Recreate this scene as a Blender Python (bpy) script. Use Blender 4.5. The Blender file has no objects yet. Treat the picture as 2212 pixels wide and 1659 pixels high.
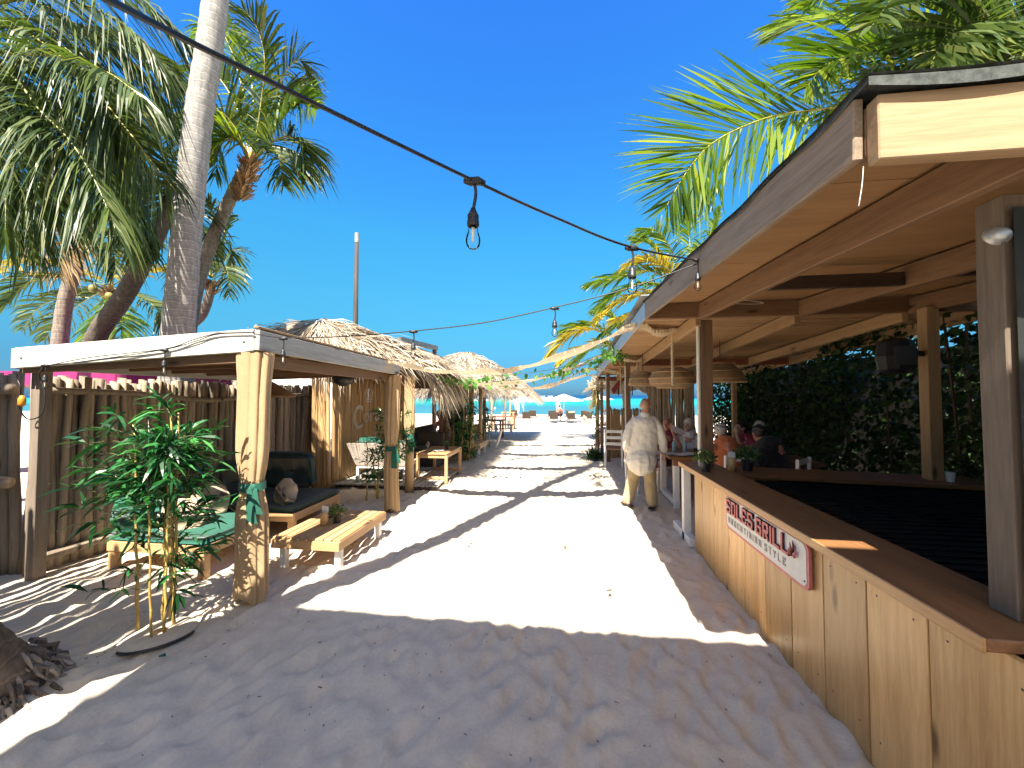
import bpy, bmesh, math, random
import numpy as np
from mathutils import Vector, Matrix, noise as mnoise
random.seed(7); np.random.seed(7)
R_ = math.radians
SC = bpy.context.scene
COL = SC.collection

# ---------------------------------------------------------------- camera, sky, sun, exposure
CAMH = 1.75
YAW, PITCH = R_(7.8), R_(1.69)
cam_d = bpy.data.cameras.new('camera'); cam = bpy.data.objects.new('camera', cam_d); COL.objects.link(cam)
cam.location = (0, 0, CAMH); cam.rotation_euler = (math.pi/2 + PITCH, 0, YAW)
cam_d.sensor_width = 36; cam_d.lens = 36*831/2212; cam_d.clip_start = 0.05; cam_d.clip_end = 9000
SC.camera = cam
SC.render.resolution_x, SC.render.resolution_y = 1024, 768

SUN_EL, SUN_AZ = 54.0, 2.5            # shadows fall along +Y, turned SUN_AZ degrees towards +X
SKY_TINT = [(0.0, (.14, .34, .62)), (1.0, (.32, 1.08, 2.1)), (.07, (.16, .42, .60)), (.14, (.20, .63, .71)), (.24, (.25, .88, .93)), (.375, (.28, 1.13, 1.28)), (.52, (.29, 1.14, 1.72)), (.717, (.30, 1.08, 2.05))]
wd = bpy.data.worlds.new('World'); SC.world = wd; wd.use_nodes = True
wn = wd.node_tree.nodes; wl = wd.node_tree.links
sky = wn.new('ShaderNodeTexSky'); sky.sky_type = 'NISHITA'; sky.sun_disc = False
sky.sun_elevation = R_(SUN_EL); sky.sun_rotation = R_(180 + SUN_AZ)
sky.air_density = 0.9; sky.dust_density = 0.6; sky.ozone_density = 3.0
gm = wn.new('ShaderNodeTexCoord'); sx = wn.new('ShaderNodeSeparateXYZ'); wl.new(gm.outputs['Generated'], sx.inputs[0])
tr = wn.new('ShaderNodeValToRGB'); el = tr.color_ramp.elements            # clear-air tint by elevation, the same all round
for i, (p, c) in enumerate(SKY_TINT):
    e = el[i] if i < 2 else el.new(p)
    e.position = p; e.color = tuple(c)+(1,)
wl.new(sx.outputs['Z'], tr.inputs[0])
mx = wn.new('ShaderNodeMix'); mx.data_type = 'RGBA'; mx.blend_type = 'MULTIPLY'; mx.inputs[0].default_value = 1
# the clear-air tint fades out into the natural pale aureole round the sun
dt = wn.new('ShaderNodeVectorMath'); dt.operation = 'DOT_PRODUCT'; wl.new(gm.outputs['Generated'], dt.inputs[0])
dt.inputs[1].default_value = (-math.sin(R_(SUN_AZ))*math.cos(R_(SUN_EL)), -math.cos(R_(SUN_AZ))*math.cos(R_(SUN_EL)), math.sin(R_(SUN_EL)))
mr_ = wn.new('ShaderNodeMapRange'); mr_.interpolation_type = 'SMOOTHSTEP'; mr_.inputs['From Min'].default_value = math.cos(R_(25)); mr_.inputs['From Max'].default_value = math.cos(R_(75))
wl.new(dt.outputs['Value'], mr_.inputs['Value'])
mw = wn.new('ShaderNodeMix'); mw.data_type = 'RGBA'; mw.inputs[6].default_value = (1, 1, 1, 1); wl.new(mr_.outputs[0], mw.inputs[0]); wl.new(tr.outputs[0], mw.inputs[7])
wl.new(sky.outputs[0], mx.inputs[6]); wl.new(mw.outputs[2], mx.inputs[7])
bg = wn['Background']; bg.inputs['Strength'].default_value = 0.061
wl.new(mx.outputs[2], bg.inputs['Color'])

sun_d = bpy.data.lights.new('sun', 'SUN'); sun = bpy.data.objects.new('sun', sun_d); COL.objects.link(sun)
sun_d.energy = 5.0; sun_d.angle = R_(0.53); sun_d.color = (1.0, 0.92, 0.80)
sd = Vector((math.sin(R_(SUN_AZ))*math.cos(R_(SUN_EL)), math.cos(R_(SUN_AZ))*math.cos(R_(SUN_EL)), -math.sin(R_(SUN_EL))))
sun.rotation_euler = sd.to_track_quat('-Z', 'Y').to_euler()
sun.location = (0, -10, 20)

SC.view_settings.view_transform = 'Standard'; SC.view_settings.look = 'None'
SC.view_settings.gamma = 1; SC.view_settings.use_curve_mapping = False
SC.view_settings.exposure = 1.77
SC.render.engine = 'CYCLES'
SC.cycles.max_bounces = 8; SC.cycles.diffuse_bounces = 4; SC.cycles.transparent_max_bounces = 12

# ---------------------------------------------------------------- pixel -> place (2212 x 1659 picture units)
CM = Matrix.Rotation(YAW, 3, 'Z') @ Matrix.Rotation(math.pi/2 + PITCH, 3, 'X')
CP = Vector((0, 0, CAMH))
def ray(px, py): return CM @ Vector(((px-1106)/831, (829.5-py)/831, -1))
def PZ(px, py, z=0.0): d = ray(px, py); return CP + d*((z-CAMH)/d.z)
def PY(px, py, y): d = ray(px, py); return CP + d*(y/d.y)
def PX(px, py, x): d = ray(px, py); return CP + d*(x/d.x)

# ---------------------------------------------------------------- object helpers
WPOS = {}
def wpos(o): return WPOS.get(o.name, Vector((0, 0, 0))) if o else Vector((0, 0, 0))
def tag(o, label, cat, group=None):
    o['label'] = label; o['category'] = cat
    if group: o['group'] = group
    return o
def thing(name, label, cat, loc=(0, 0, 0), group=None):
    o = bpy.data.objects.new(name, None); COL.objects.link(o); o.empty_display_size = 0.1
    o.location = loc; WPOS[o.name] = Vector(loc)
    return tag(o, label, cat, group)
def link_mesh(name, me, mat, parent=None, loc=None):
    if mat is not None and not me.materials: me.materials.append(mat)
    o = bpy.data.objects.new(name, me); COL.objects.link(o)
    w = Vector(loc) if loc is not None else Vector((0, 0, 0))
    o.location = w - wpos(parent); WPOS[o.name] = w
    if parent: o.parent = parent
    return o
def copy_tree(o, loc, rotz=0.0, label=None, scale=None):
    r = o.copy(); COL.objects.link(r); r.location = loc; r.rotation_euler = (0, 0, rotz); WPOS[r.name] = Vector(loc)
    if label: r['label'] = label
    if scale: r.scale = (scale,)*3
    for c in list(o.children):
        k = c.copy(); COL.objects.link(k); k.parent = r
        for g in list(c.children):
            m = g.copy(); COL.objects.link(m); m.parent = k
    return r

def frame_of(d, up=Vector((0, 0, 1))):
    d = d.normalized()
    s = up.cross(d)
    if s.length < 1e-4: s = Vector((1, 0, 0)).cross(d)
    s.normalize(); return d, s, d.cross(s)

class MB:
    """collects shapes given in world coordinates into one mesh object"""
    def __init__(s): s.v = []; s.f = []; s.m = []; s.cm = 0
    def add(s, vs, fs):
        b = len(s.v); s.v += [tuple(v) for v in vs]; s.f += [tuple(b+i for i in f) for f in fs]; s.m += [s.cm]*len(fs); return s
    def box(s, c, size, rz=0.0, rx=0.0, ry=0.0, bev=0.0):
        M = Matrix.Translation(Vector(c)) @ Matrix.Rotation(rz, 4, 'Z') @ Matrix.Rotation(ry, 4, 'Y') @ Matrix.Rotation(rx, 4, 'X')
        x, y, z = size[0]/2, size[1]/2, size[2]/2
        if bev > 0:
            bm = bmesh.new(); bmesh.ops.create_cube(bm, size=1)
            for v in bm.verts: v.co = Vector((v.co.x*2*x, v.co.y*2*y, v.co.z*2*z))
            bmesh.ops.bevel(bm, geom=bm.edges[:], offset=bev, segments=2, affect='EDGES', profile=0.6)
            bm.verts.index_update()
            s.add([M @ v.co for v in bm.verts], [[v.index for v in f.verts] for f in bm.faces]); bm.free(); return s
        vs = [M @ Vector((sx*x, sy*y, sz*z)) for sx in (-1, 1) for sy in (-1, 1) for sz in (-1, 1)]
        return s.add(vs, [(0, 1, 3, 2), (4, 6, 7, 5), (0, 4, 5, 1), (2, 3, 7, 6), (0, 2, 6, 4), (1, 5, 7, 3)])
    def bar(s, p, q, w, h, up=Vector((0, 0, 1))):
        p, q = Vector(p), Vector(q); d, sd_, u = frame_of(q-p, up)
        vs = [b + sd_*(a*w/2) + u*(c*h/2) for b in (p, q) for a in (-1, 1) for c in (-1, 1)]
        return s.add(vs, [(0, 1, 3, 2), (4, 6, 7, 5), (0, 4, 5, 1), (2, 3, 7, 6), (0, 2, 6, 4), (1, 5, 7, 3)])
    def tube(s, pts, rad, n=8, cap=True, sq=(1, 1)):
        pts = [Vector(p) for p in pts]
        if not hasattr(rad, '__len__'): rad = [rad]*len(pts)
        b = len(s.v); ref = None; k = len(pts)
        for i, p in enumerate(pts):
            d = (pts[min(i+1, k-1)] - pts[max(i-1, 0)]).normalized()
            if ref is None: _, ref, _ = frame_of(d)
            a = (ref - d*ref.dot(d)).normalized(); ref = a; c = d.cross(a)
            for j in range(n):
                t = 2*math.pi*j/n
                s.v.append(tuple(p + a*(math.cos(t)*rad[i]*sq[0]) + c*(math.sin(t)*rad[i]*sq[1])))
        for i in range(k-1):
            for j in range(n):
                s.f.append((b+i*n+j, b+i*n+(j+1) % n, b+(i+1)*n+(j+1) % n, b+(i+1)*n+j)); s.m.append(s.cm)
        if cap:
            s.f.append(tuple(b+j for j in range(n))[::-1]); s.f.append(tuple(b+(k-1)*n+j for j in range(n))); s.m += [s.cm]*2
        return s
    def lathe(s, c, prof, n=16, axis=None, sx=1.0, sy=1.0):
        c = Vector(c); b = len(s.v)
        for r, z in prof:
            for j in range(n):
                t = 2*math.pi*j/n; s.v.append((c.x+math.cos(t)*r*sx, c.y+math.sin(t)*r*sy, c.z+z))
        for i in range(len(prof)-1):
            for j in range(n):
                s.f.append((b+i*n+j, b+i*n+(j+1) % n, b+(i+1)*n+(j+1) % n, b+(i+1)*n+j)); s.m.append(s.cm)
        s.f.append(tuple(b+j for j in range(n))[::-1]); s.f.append(tuple(b+(len(prof)-1)*n+j for j in range(n))); s.m += [s.cm]*2
        return s
    def prism(s, poly, ext):
        """poly: list of 3D points of one flat outline; ext: extrusion vector"""
        poly = [Vector(p) for p in poly]; n = len(poly); e = Vector(ext)
        fs = [tuple(range(n))[::-1], tuple(range(n, 2*n))] + [(i, (i+1) % n, n+(i+1) % n, n+i) for i in range(n)]
        return s.add(poly + [p+e for p in poly], fs)
    def grid(s, fn, nu, nv):
        b = len(s.v)
        for i in range(nu+1):
            for j in range(nv+1): s.v.append(tuple(fn(i/nu, j/nv)))
        for i in range(nu):
            for j in range(nv):
                a = b+i*(nv+1)+j; s.f.append((a, a+1, a+nv+2, a+nv+1)); s.m.append(s.cm)
        return s
    def ell(s, c, r, n=12, M=None):
        """ellipsoid"""
        c = Vector(c); r = Vector(r) if hasattr(r, '__len__') else Vector((r, r, r)); vs = []; fs = []; h = n//2+1
        for i in range(h+1):
            ph = math.pi*i/h
            for j in range(n):
                t = 2*math.pi*j/n
                q = Vector((math.sin(ph)*math.cos(t)*r.x, math.sin(ph)*math.sin(t)*r.y, math.cos(ph)*r.z))
                vs.append(c + (M @ q if M else q))
        for i in range(h):
            for j in range(n): fs.append((i*n+j, (i+1)*n+j, (i+1)*n+(j+1) % n, i*n+(j+1) % n))
        return s.add(vs, fs)
    def mesh(s, name, off=Vector((0, 0, 0)), smooth=False):
        me = bpy.data.meshes.new(name)
        me.from_pydata([(x-off.x, y-off.y, z-off.z) for x, y, z in s.v], [], s.f)
        if smooth: me.polygons.foreach_set('use_smooth', [True]*len(s.f))
        return me
    def build(s, name, mat, parent=None, smooth=False, loc=None, sub=0):
        a = np.array(s.v); o = Vector(loc) if loc is not None else Vector(((a[:, 0].min()+a[:, 0].max())/2, (a[:, 1].min()+a[:, 1].max())/2, a[:, 2].min()))
        me = s.mesh(name, o, smooth)
        mats = mat if isinstance(mat, (list, tuple)) else [mat]
        for m in mats: me.materials.append(m)
        if len(mats) > 1: me.polygons.foreach_set('material_index', s.m)
        ob = link_mesh(name, me, None, parent, o)
        if sub: md = ob.modifiers.new('sub', 'SUBSURF'); md.levels = sub; md.render_levels = sub
        return ob

def board(name, p, q, w, h, mat, parent=None, up=Vector((0, 0, 1)), bev=0.004, warp=0.0):
    """a plank from p to q with its own grain direction (local X); w sideways, h along up"""
    p, q = Vector(p), Vector(q); d, s_, u = frame_of(q-p, up); L = (q-p).length
    bm = bmesh.new(); bmesh.ops.create_cube(bm, size=1)
    for v in bm.verts: v.co = Vector((v.co.x*L, v.co.y*w, v.co.z*h))
    if warp:
        bmesh.ops.subdivide_edges(bm, edges=[e for e in bm.edges if abs((e.verts[0].co-e.verts[1].co).x) > L*0.9], cuts=6)
        ph = random.random()*9
        for v in bm.verts:
            v.co.z += warp*math.sin(v.co.x*2.1/L*2+ph); v.co.y += warp*0.6*math.sin(v.co.x*3.3/L*2+ph*2)
    if bev: bmesh.ops.bevel(bm, geom=bm.edges[:], offset=min(bev, w*.3, h*.3), segments=1, affect='EDGES')
    me = bpy.data.meshes.new(name); bm.to_mesh(me); bm.free(); me.materials.append(mat)
    o = bpy.data.objects.new(name, me); COL.objects.link(o)
    c = (p+q)/2; WPOS[o.name] = c
    M = Matrix((d, s_, u)).transposed().to_4x4(); M.translation = c - wpos(parent)
    o.matrix_local = M
    if parent: o.parent = parent; o.matrix_local = M
    return o

def crv(pts, n):
    """catmull-rom through pts"""
    P = [Vector(p) for p in pts]
    if len(P) == 2: return [P[0].lerp(P[1], i/n) for i in range(n+1)]
    P = [P[0]*2-P[1]] + P + [P[-1]*2-P[-2]]; m = len(P)-3; out = []
    for i in range(n+1):
        t = i/n*m; k = min(int(t), m-1); t -= k; a, b, c, d = P[k:k+4]
        out.append(0.5*((2*b) + (c-a)*t + (2*a-5*b+4*c-d)*t*t + (3*b-a-3*c+d)*t**3))
    return out

# ---------------------------------------------------------------- materials
class NT:
    def __init__(s, name):
        s.mat = bpy.data.materials.new(name); s.mat.use_nodes = True
        s.n = s.mat.node_tree.nodes; s.l = s.mat.node_tree.links
        s.b = s.n['Principled BSDF']; s.out = s.n['Material Output']
    def new(s, t, **kw):
        k = s.n.new(t)
        for a, v in kw.items():
            if a in k.inputs: k.inputs[a].default_value = v
            else: setattr(k, a, v)
        return k
    def lk(s, a, b): s.l.new(a, b)
    def coord(s, scale=(1, 1, 1), kind='Object', rand=0.0):
        tc = s.new('ShaderNodeTexCoord'); mp = s.new('ShaderNodeMapping'); mp.inputs['Scale'].default_value = scale
        src = tc.outputs[kind]
        if rand:
            oi = s.new('ShaderNodeObjectInfo'); mu = s.new('ShaderNodeVectorMath', operation='SCALE'); mu.inputs[0].default_value = (37, 53, 71)
            s.lk(oi.outputs['Random'], mu.inputs['Scale']); ad = s.new('ShaderNodeVectorMath', operation='ADD')
            s.lk(src, ad.inputs[0]); s.lk(mu.outputs[0], ad.inputs[1]); src = ad.outputs[0]
        s.lk(src, mp.inputs[0]); return mp.outputs[0]
    def noise(s, vec, scale, detail=4, rough=0.55, dist=0.0):
        k = s.new('ShaderNodeTexNoise'); k.inputs['Scale'].default_value = scale; k.inputs['Detail'].default_value = detail
        k.inputs['Roughness'].default_value = rough; k.inputs['Distortion'].default_value = dist
        s.lk(vec, k.inputs['Vector']); return k.outputs['Fac']
    def ramp(s, fac, stops):
        k = s.new('ShaderNodeValToRGB'); e = k.color_ramp.elements
        while len(e) < len(stops): e.new(0.5)
        for i, (p, c) in enumerate(stops):
            e[i].position = p; e[i].color = tuple(c)+(1,) if len(c) == 3 else c
        s.lk(fac, k.inputs[0]); return k.outputs[0]
    def mix(s, f, a, b, mode='MIX'):
        k = s.new('ShaderNodeMix', data_type='RGBA', blend_type=mode)
        for v, i in ((f, 0), (a, 6), (b, 7)):
            if isinstance(v, (int, float)): k.inputs[i].default_value = v
            elif isinstance(v, (tuple, list)): k.inputs[i].default_value = tuple(v)+(1,)
            else: s.lk(v, k.inputs[i])
        return k.outputs[2]
    def bump(s, h, strength=0.3, dist=0.01):
        k = s.new('ShaderNodeBump'); k.inputs['Strength'].default_value = strength; k.inputs['Distance'].default_value = dist
        s.lk(h, k.inputs['Height']); s.lk(k.outputs[0], s.b.inputs['Normal']); return k
    def col(s, c):
        if isinstance(c, (tuple, list)): s.b.inputs['Base Color'].default_value = tuple(c)+(1,)
        else: s.lk(c, s.b.inputs['Base Color'])
    def rough(s, r): s.b.inputs['Roughness'].default_value = r

MATS = {}
def plain(name, c, r=0.6, var=0.12, scale=8.0, metal=0.0, bump=0.0, spec=None):
    if name in MATS: return MATS[name]
    t = NT(name); v = t.coord(rand=1.0); f = t.noise(v, scale)
    t.col(t.ramp(f, [(0.3, [x*(1-var) for x in c]), (0.7, [min(1, x*(1+var)) for x in c])])); t.rough(r)
    t.b.inputs['Metallic'].default_value = metal
    if spec is not None: t.b.inputs['Specular IOR Level'].default_value = spec
    if bump: t.bump(t.noise(v, scale*8), bump, 0.004)
    MATS[name] = t.mat; return t.mat
def wood(name, dark, light, rough=0.65, axis=0, ring=9.0, knots=True, var=0.18, bump=0.25, gloss=None):
    if name in MATS: return MATS[name]
    t = NT(name); sc = [1.0, 1.0, 1.0]; sc = [ring if i != axis else 0.55 for i in range(3)]
    v = t.coord(sc, rand=1.0)
    f1 = t.noise(v, 1.6, 5, 0.6, 0.6); f2 = t.noise(v, 9.0, 3, 0.6, 0.3)
    mid = [(a+b)/2 for a, b in zip(dark, light)]
    c = t.ramp(f1, [(0.28, dark), (0.48, mid), (0.7, light)])
    c = t.mix(0.35, c, t.ramp(f2, [(0.35, dark), (0.65, light)]))
    if knots:
        v2 = t.coord([5 if i != axis else 1.5 for i in range(3)], rand=1.0)
        vo = t.new('ShaderNodeTexVoronoi'); vo.inputs['Scale'].default_value = 1.1; t.lk(v2, vo.inputs['Vector'])
        k = t.ramp(vo.outputs['Distance'], [(0.06, (1, 1, 1)), (0.16, (0, 0, 0))])
        c = t.mix(k, c, [x*0.35 for x in dark])
    oi = t.new('ShaderNodeObjectInfo'); rr = t.ramp(oi.outputs['Random'], [(0, (1-var,)*3), (1, (1+var*0.5,)*3)])
    c = t.mix(1.0, c, rr, 'MULTIPLY'); t.col(c); t.rough(rough); t.bump(f2, bump, 0.003)
    MATS[name] = t.mat; return t.mat
def island(name, stops, rough=0.6, trans=0.0, tcol=None, noise_scale=0, spec=0.5):
    """each separate strand or leaf takes its own shade"""
    if name in MATS: return MATS[name]
    t = NT(name); g = t.new('ShaderNodeNewGeometry'); f = g.outputs['Random Per Island']
    c = t.ramp(f, stops)
    if noise_scale:
        c = t.mix(0.5, c, t.ramp(t.noise(t.coord(), noise_scale), [(0.3, stops[0][1]), (0.7, stops[-1][1])]))
    t.col(c); t.rough(rough); t.b.inputs['Specular IOR Level'].default_value = spec
    if trans:
        tr = t.new('ShaderNodeBsdfTranslucent'); t.lk(t.mix(1.0, c, tcol or (1.6, 1.7, 0.7), 'MULTIPLY'), tr.inputs['Color'])
        ms = t.new('ShaderNodeMixShader'); ms.inputs[0].default_value = trans
        t.lk(t.b.outputs[0], ms.inputs[1]); t.lk(tr.outputs[0], ms.inputs[2]); t.lk(ms.outputs[0], t.out.inputs[0])
    MATS[name] = t.mat; return t.mat
def cloth(name, c, rough=0.9, weave=220.0, var=0.15, trans=0.0, bump=0.25):
    if name in MATS: return MATS[name]
    t = NT(name); v = t.coord(rand=1.0); f = t.noise(v, 6, 5)
    wv = t.noise(v, weave, 2)
    k = t.ramp(f, [(0.3, [x*(1-var) for x in c]), (0.7, [min(1, x*(1+var)) for x in c])])
    k = t.mix(0.25, k, t.ramp(wv, [(0.35, [x*0.55 for x in c]), (0.65, [min(1, x*1.3) for x in c])]))
    t.col(k); t.rough(rough); t.b.inputs['Sheen Weight'].default_value = 0.15; t.bump(wv, bump, 0.002)
    if trans:
        tr = t.new('ShaderNodeBsdfTranslucent'); t.lk(k, tr.inputs['Color'])
        ms = t.new('ShaderNodeMixShader'); ms.inputs[0].default_value = trans
        t.lk(t.b.outputs[0], ms.inputs[1]); t.lk(tr.outputs[0], ms.inputs[2]); t.lk(ms.outputs[0], t.out.inputs[0])
    MATS[name] = t.mat; return t.mat

M_PINE = wood('pine_varnished', (0.42, 0.20, 0.065), (0.66, 0.38, 0.15), 0.42)
M_FRONT = wood('pine_boards', (0.52, 0.265, 0.085), (0.84, 0.53, 0.225), 0.38, ring=7, var=0.40)
M_TOPW = wood('counter_wood', (0.155, 0.07, 0.027), (0.29, 0.145, 0.06), 0.42)
M_BEAM = wood('beam_wood', (0.12, 0.062, 0.03), (0.25, 0.142, 0.072), 0.65)
M_BEAML = wood('beam_light', (0.29, 0.17, 0.08), (0.48, 0.315, 0.16), 0.6)
M_PLY = wood('plywood', (0.26, 0.135, 0.055), (0.38, 0.22, 0.10), 0.6, ring=3, knots=False)
M_GREYW = wood('weathered_grey_wood', (0.26, 0.25, 0.22), (0.50, 0.48, 0.43), 0.8)
M_DARKW = wood('dark_wood', (0.035, 0.022, 0.016), (0.09, 0.055, 0.035), 0.6)
M_LIMEW = wood('limed_wood', (0.50, 0.46, 0.38), (0.78, 0.75, 0.66), 0.75)
M_TEAK = wood('teak_slats', (0.38, 0.21, 0.09), (0.62, 0.40, 0.20), 0.55)
M_RED = wood('red_brown_wood', (0.20, 0.07, 0.035), (0.34, 0.14, 0.07), 0.5)
M_STICK = wood('stick_bark', (0.17, 0.13, 0.09), (0.44, 0.35, 0.25), 0.8, axis=2, ring=14, var=0.4)
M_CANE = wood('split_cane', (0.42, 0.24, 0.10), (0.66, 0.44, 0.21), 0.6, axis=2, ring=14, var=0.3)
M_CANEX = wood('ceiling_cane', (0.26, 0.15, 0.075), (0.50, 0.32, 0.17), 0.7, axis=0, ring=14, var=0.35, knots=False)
M_WHITE = plain('white_paint', (0.76, 0.75, 0.72), 0.5, 0.06, 14)
M_BLACK = plain('black_plastic', (0.018, 0.018, 0.02), 0.45, 0.2, 20)
M_BURLAP = cloth('burlap', (0.50, 0.345, 0.185), 0.95, 160, 0.08, 0.22)
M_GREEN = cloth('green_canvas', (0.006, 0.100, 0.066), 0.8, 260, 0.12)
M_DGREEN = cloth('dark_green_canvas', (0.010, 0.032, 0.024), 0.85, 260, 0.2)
M_BEIGE = cloth('beige_linen', (0.52, 0.40, 0.27), 0.9, 240, 0.1)
# ---------------------------------------------------------------- sand, sea, sky-side structure
def vnoise(x, y, seed):
    """smooth value noise, vectorised"""
    rs = np.random.RandomState(seed); T = rs.rand(257, 257)
    xi = np.floor(x).astype(int); yi = np.floor(y).astype(int); fx = x-xi; fy = y-yi
    fx = fx*fx*(3-2*fx); fy = fy*fy*(3-2*fy); a = xi % 256; b = yi % 256
    return (T[a, b]*(1-fx)+T[a+1, b]*fx)*(1-fy) + (T[a, b+1]*(1-fx)+T[a+1, b+1]*fx)*fy - 0.5
def axis(parts):
    out = [parts[0][0]]
    for a, b, st in parts:
        n = max(1, int(round((b-a)/st))); out += list(np.linspace(a, b, n+1)[1:])
    return np.array(out)
def sand_h(X, Y):
    Z = 0.035*vnoise(X*0.9, Y*0.9, 1) + 0.026*vnoise(X*2.3+9, Y*2.0, 2) + 0.020*vnoise(X*4.4+Y*.8, Y*5.2+3, 3) + 0.022*vnoise(X*9-Y*2, Y*11, 4) + 0.010*vnoise(X*20, Y*22, 5) + 0.004*vnoise(X*42, Y*42, 6)
    return Z
xs = axis([(-900, -60, 140), (-60, -12, 6), (-12, -6, .5), (-6, -3.6, .07), (-3.6, 1.7, .026), (1.7, 4.5, .12), (4.5, 12, .6), (12, 60, 6), (60, 900, 140)])
ys = axis([(-60, -4, 8), (-4, 0.6, .3), (0.6, 5.2, .026), (5.2, 9, .05), (9, 16, .1), (16, 32, .4), (32, 56, .5), (56, 110, 6)])
XX, YY = np.meshgrid(xs, ys)
ZZ = sand_h(XX, YY)
rs = np.random.RandomState(3)
inner = (ys > 0.3) & (ys < 18); iy = np.where(inner)[0]
for k in range(2600):          # trampled footprints with a soft pushed-up rim
    fx = rs.uniform(-4.6, 1.6); fy = 0.7 + 13*rs.rand()**1.3; an = rs.uniform(-0.6, 0.6) + (math.pi if rs.rand() < .5 else 0)
    L = rs.uniform(.07, .13); W = rs.uniform(.035, .06); dep = rs.uniform(.006, .024)
    jx = np.where(abs(xs-fx) < .35)[0]; jy = np.where(abs(ys-fy) < .35)[0]
    if len(jx) < 2 or len(jy) < 2: continue
    a, b = np.meshgrid(xs[jx]-fx, ys[jy]-fy); u = a*math.cos(an)-b*math.sin(an); w = a*math.sin(an)+b*math.cos(an)
    r = np.sqrt((u/W)**2+(w/L)**2)
    ZZ[np.ix_(jy, jx)] += -dep*np.exp(-r**2*1.1) + dep*0.55*np.exp(-((r-1.7)/.5)**2)
ZZ += -0.03
near = np.clip((YY-30)/8, 0, 1); ZZ = ZZ*(1-near*.8) - .018*np.clip(YY-14, 0, 1e9) - np.clip((YY-52)/10, 0, 9)*0.5
t = NT('white_sand'); v = t.coord()
f1 = t.noise(v, 1.2, 6); f2 = t.noise(v, 40, 4); f3 = t.noise(v, 420, 2)
c = t.ramp(f1, [(0.3, (0.62, 0.53, 0.41)), (0.7, (0.70, 0.615, 0.49))])
c = t.mix(0.3, c, t.ramp(f2, [(0.35, (0.52, 0.44, 0.34)), (0.6, (0.70, 0.62, 0.50))]))
c = t.mix(0.22, c, t.ramp(f3, [(0.4, (0.42, 0.33, 0.25)), (0.6, (0.78, 0.69, 0.57))]))
vo = t.new('ShaderNodeTexVoronoi'); vo.inputs['Scale'].default_value = 14; t.lk(v, vo.inputs['Vector'])
sel = t.new('ShaderNodeMath', operation='LESS_THAN'); sel.inputs[1].default_value = 0.05; t.lk(vo.outputs['Distance'], sel.inputs[0])
rnd = t.new('ShaderNodeSeparateColor'); t.lk(vo.outputs['Color'], rnd.inputs[0])
s2 = t.new('ShaderNodeMath', operation='GREATER_THAN'); s2.inputs[1].default_value = 0.72; t.lk(rnd.outputs[0], s2.inputs[0])
s3 = t.new('ShaderNodeMath', operation='MULTIPLY'); t.lk(sel.outputs[0], s3.inputs[0]); t.lk(s2.outputs[0], s3.inputs[1])
c = t.mix(s3.outputs[0], c, (0.16, 0.12, 0.09))
t.col(c); t.rough(0.95); t.b.inputs['Specular IOR Level'].default_value = 0.15
hh = t.new('ShaderNodeMath', operation='ADD'); t.lk(t.noise(v, 55, 5), hh.inputs[0]); h2 = t.new('ShaderNodeMath', operation='MULTIPLY'); h2.inputs[1].default_value = 0.25; t.lk(f3, h2.inputs[0]); t.lk(h2.outputs[0], hh.inputs[1])
t.bump(hh.outputs[0], 0.45, 0.010)
M_SAND = t.mat
ny, nx = XX.shape
me = bpy.data.meshes.new('sand_ground'); nv = nx*ny
co = np.stack([XX.ravel(), YY.ravel(), ZZ.ravel()], 1).astype(np.float32)
me.vertices.add(nv); me.vertices.foreach_set('co', co.ravel())
ii = (np.arange(ny-1)[:, None]*nx + np.arange(nx-1)[None, :]).ravel()
fc = np.stack([ii, ii+1, ii+nx+1, ii+nx], 1).astype(np.int32); nf = len(fc)
me.loops.add(nf*4); me.loops.foreach_set('vertex_index', fc.ravel())
me.polygons.add(nf); me.polygons.foreach_set('loop_start', np.arange(0, nf*4, 4, dtype=np.int32)); me.polygons.foreach_set('loop_total', np.full(nf, 4, np.int32))
me.polygons.foreach_set('use_smooth', np.ones(nf, bool)); me.update(calc_edges=True)
ground = link_mesh('sand_ground', me, M_SAND); ground['kind'] = 'structure'

# twigs and dry leaf bits lying on the sand
mb = MB()
for k in range(700):
    x = rs.uniform(-4.4, 1.5); y = 0.8+12*rs.rand()**1.4; a = rs.uniform(0, 3.14); L = rs.uniform(.003, .012)*(1+y*.06); w = rs.uniform(.0015, .004)*(1+y*.08)
    z = float(ZZ[np.abs(ys-y).argmin(), np.abs(xs-x).argmin()])
    mb.bar((x-L*math.cos(a), y-L*math.sin(a), z+.003), (x+L*math.cos(a), y+L*math.sin(a), z+.006), w, .003)
o = mb.build('sand_debris', island('debris', [(0, (.06, .04, .03)), (.6, (.16, .11, .07)), (1, (.3, .22, .14))], .9), loc=(0, 0, 0))
o['kind'] = 'stuff'; o['label'] = 'tiny dry twigs and leaf bits scattered on the white sand'; o['category'] = 'debris'

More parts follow.
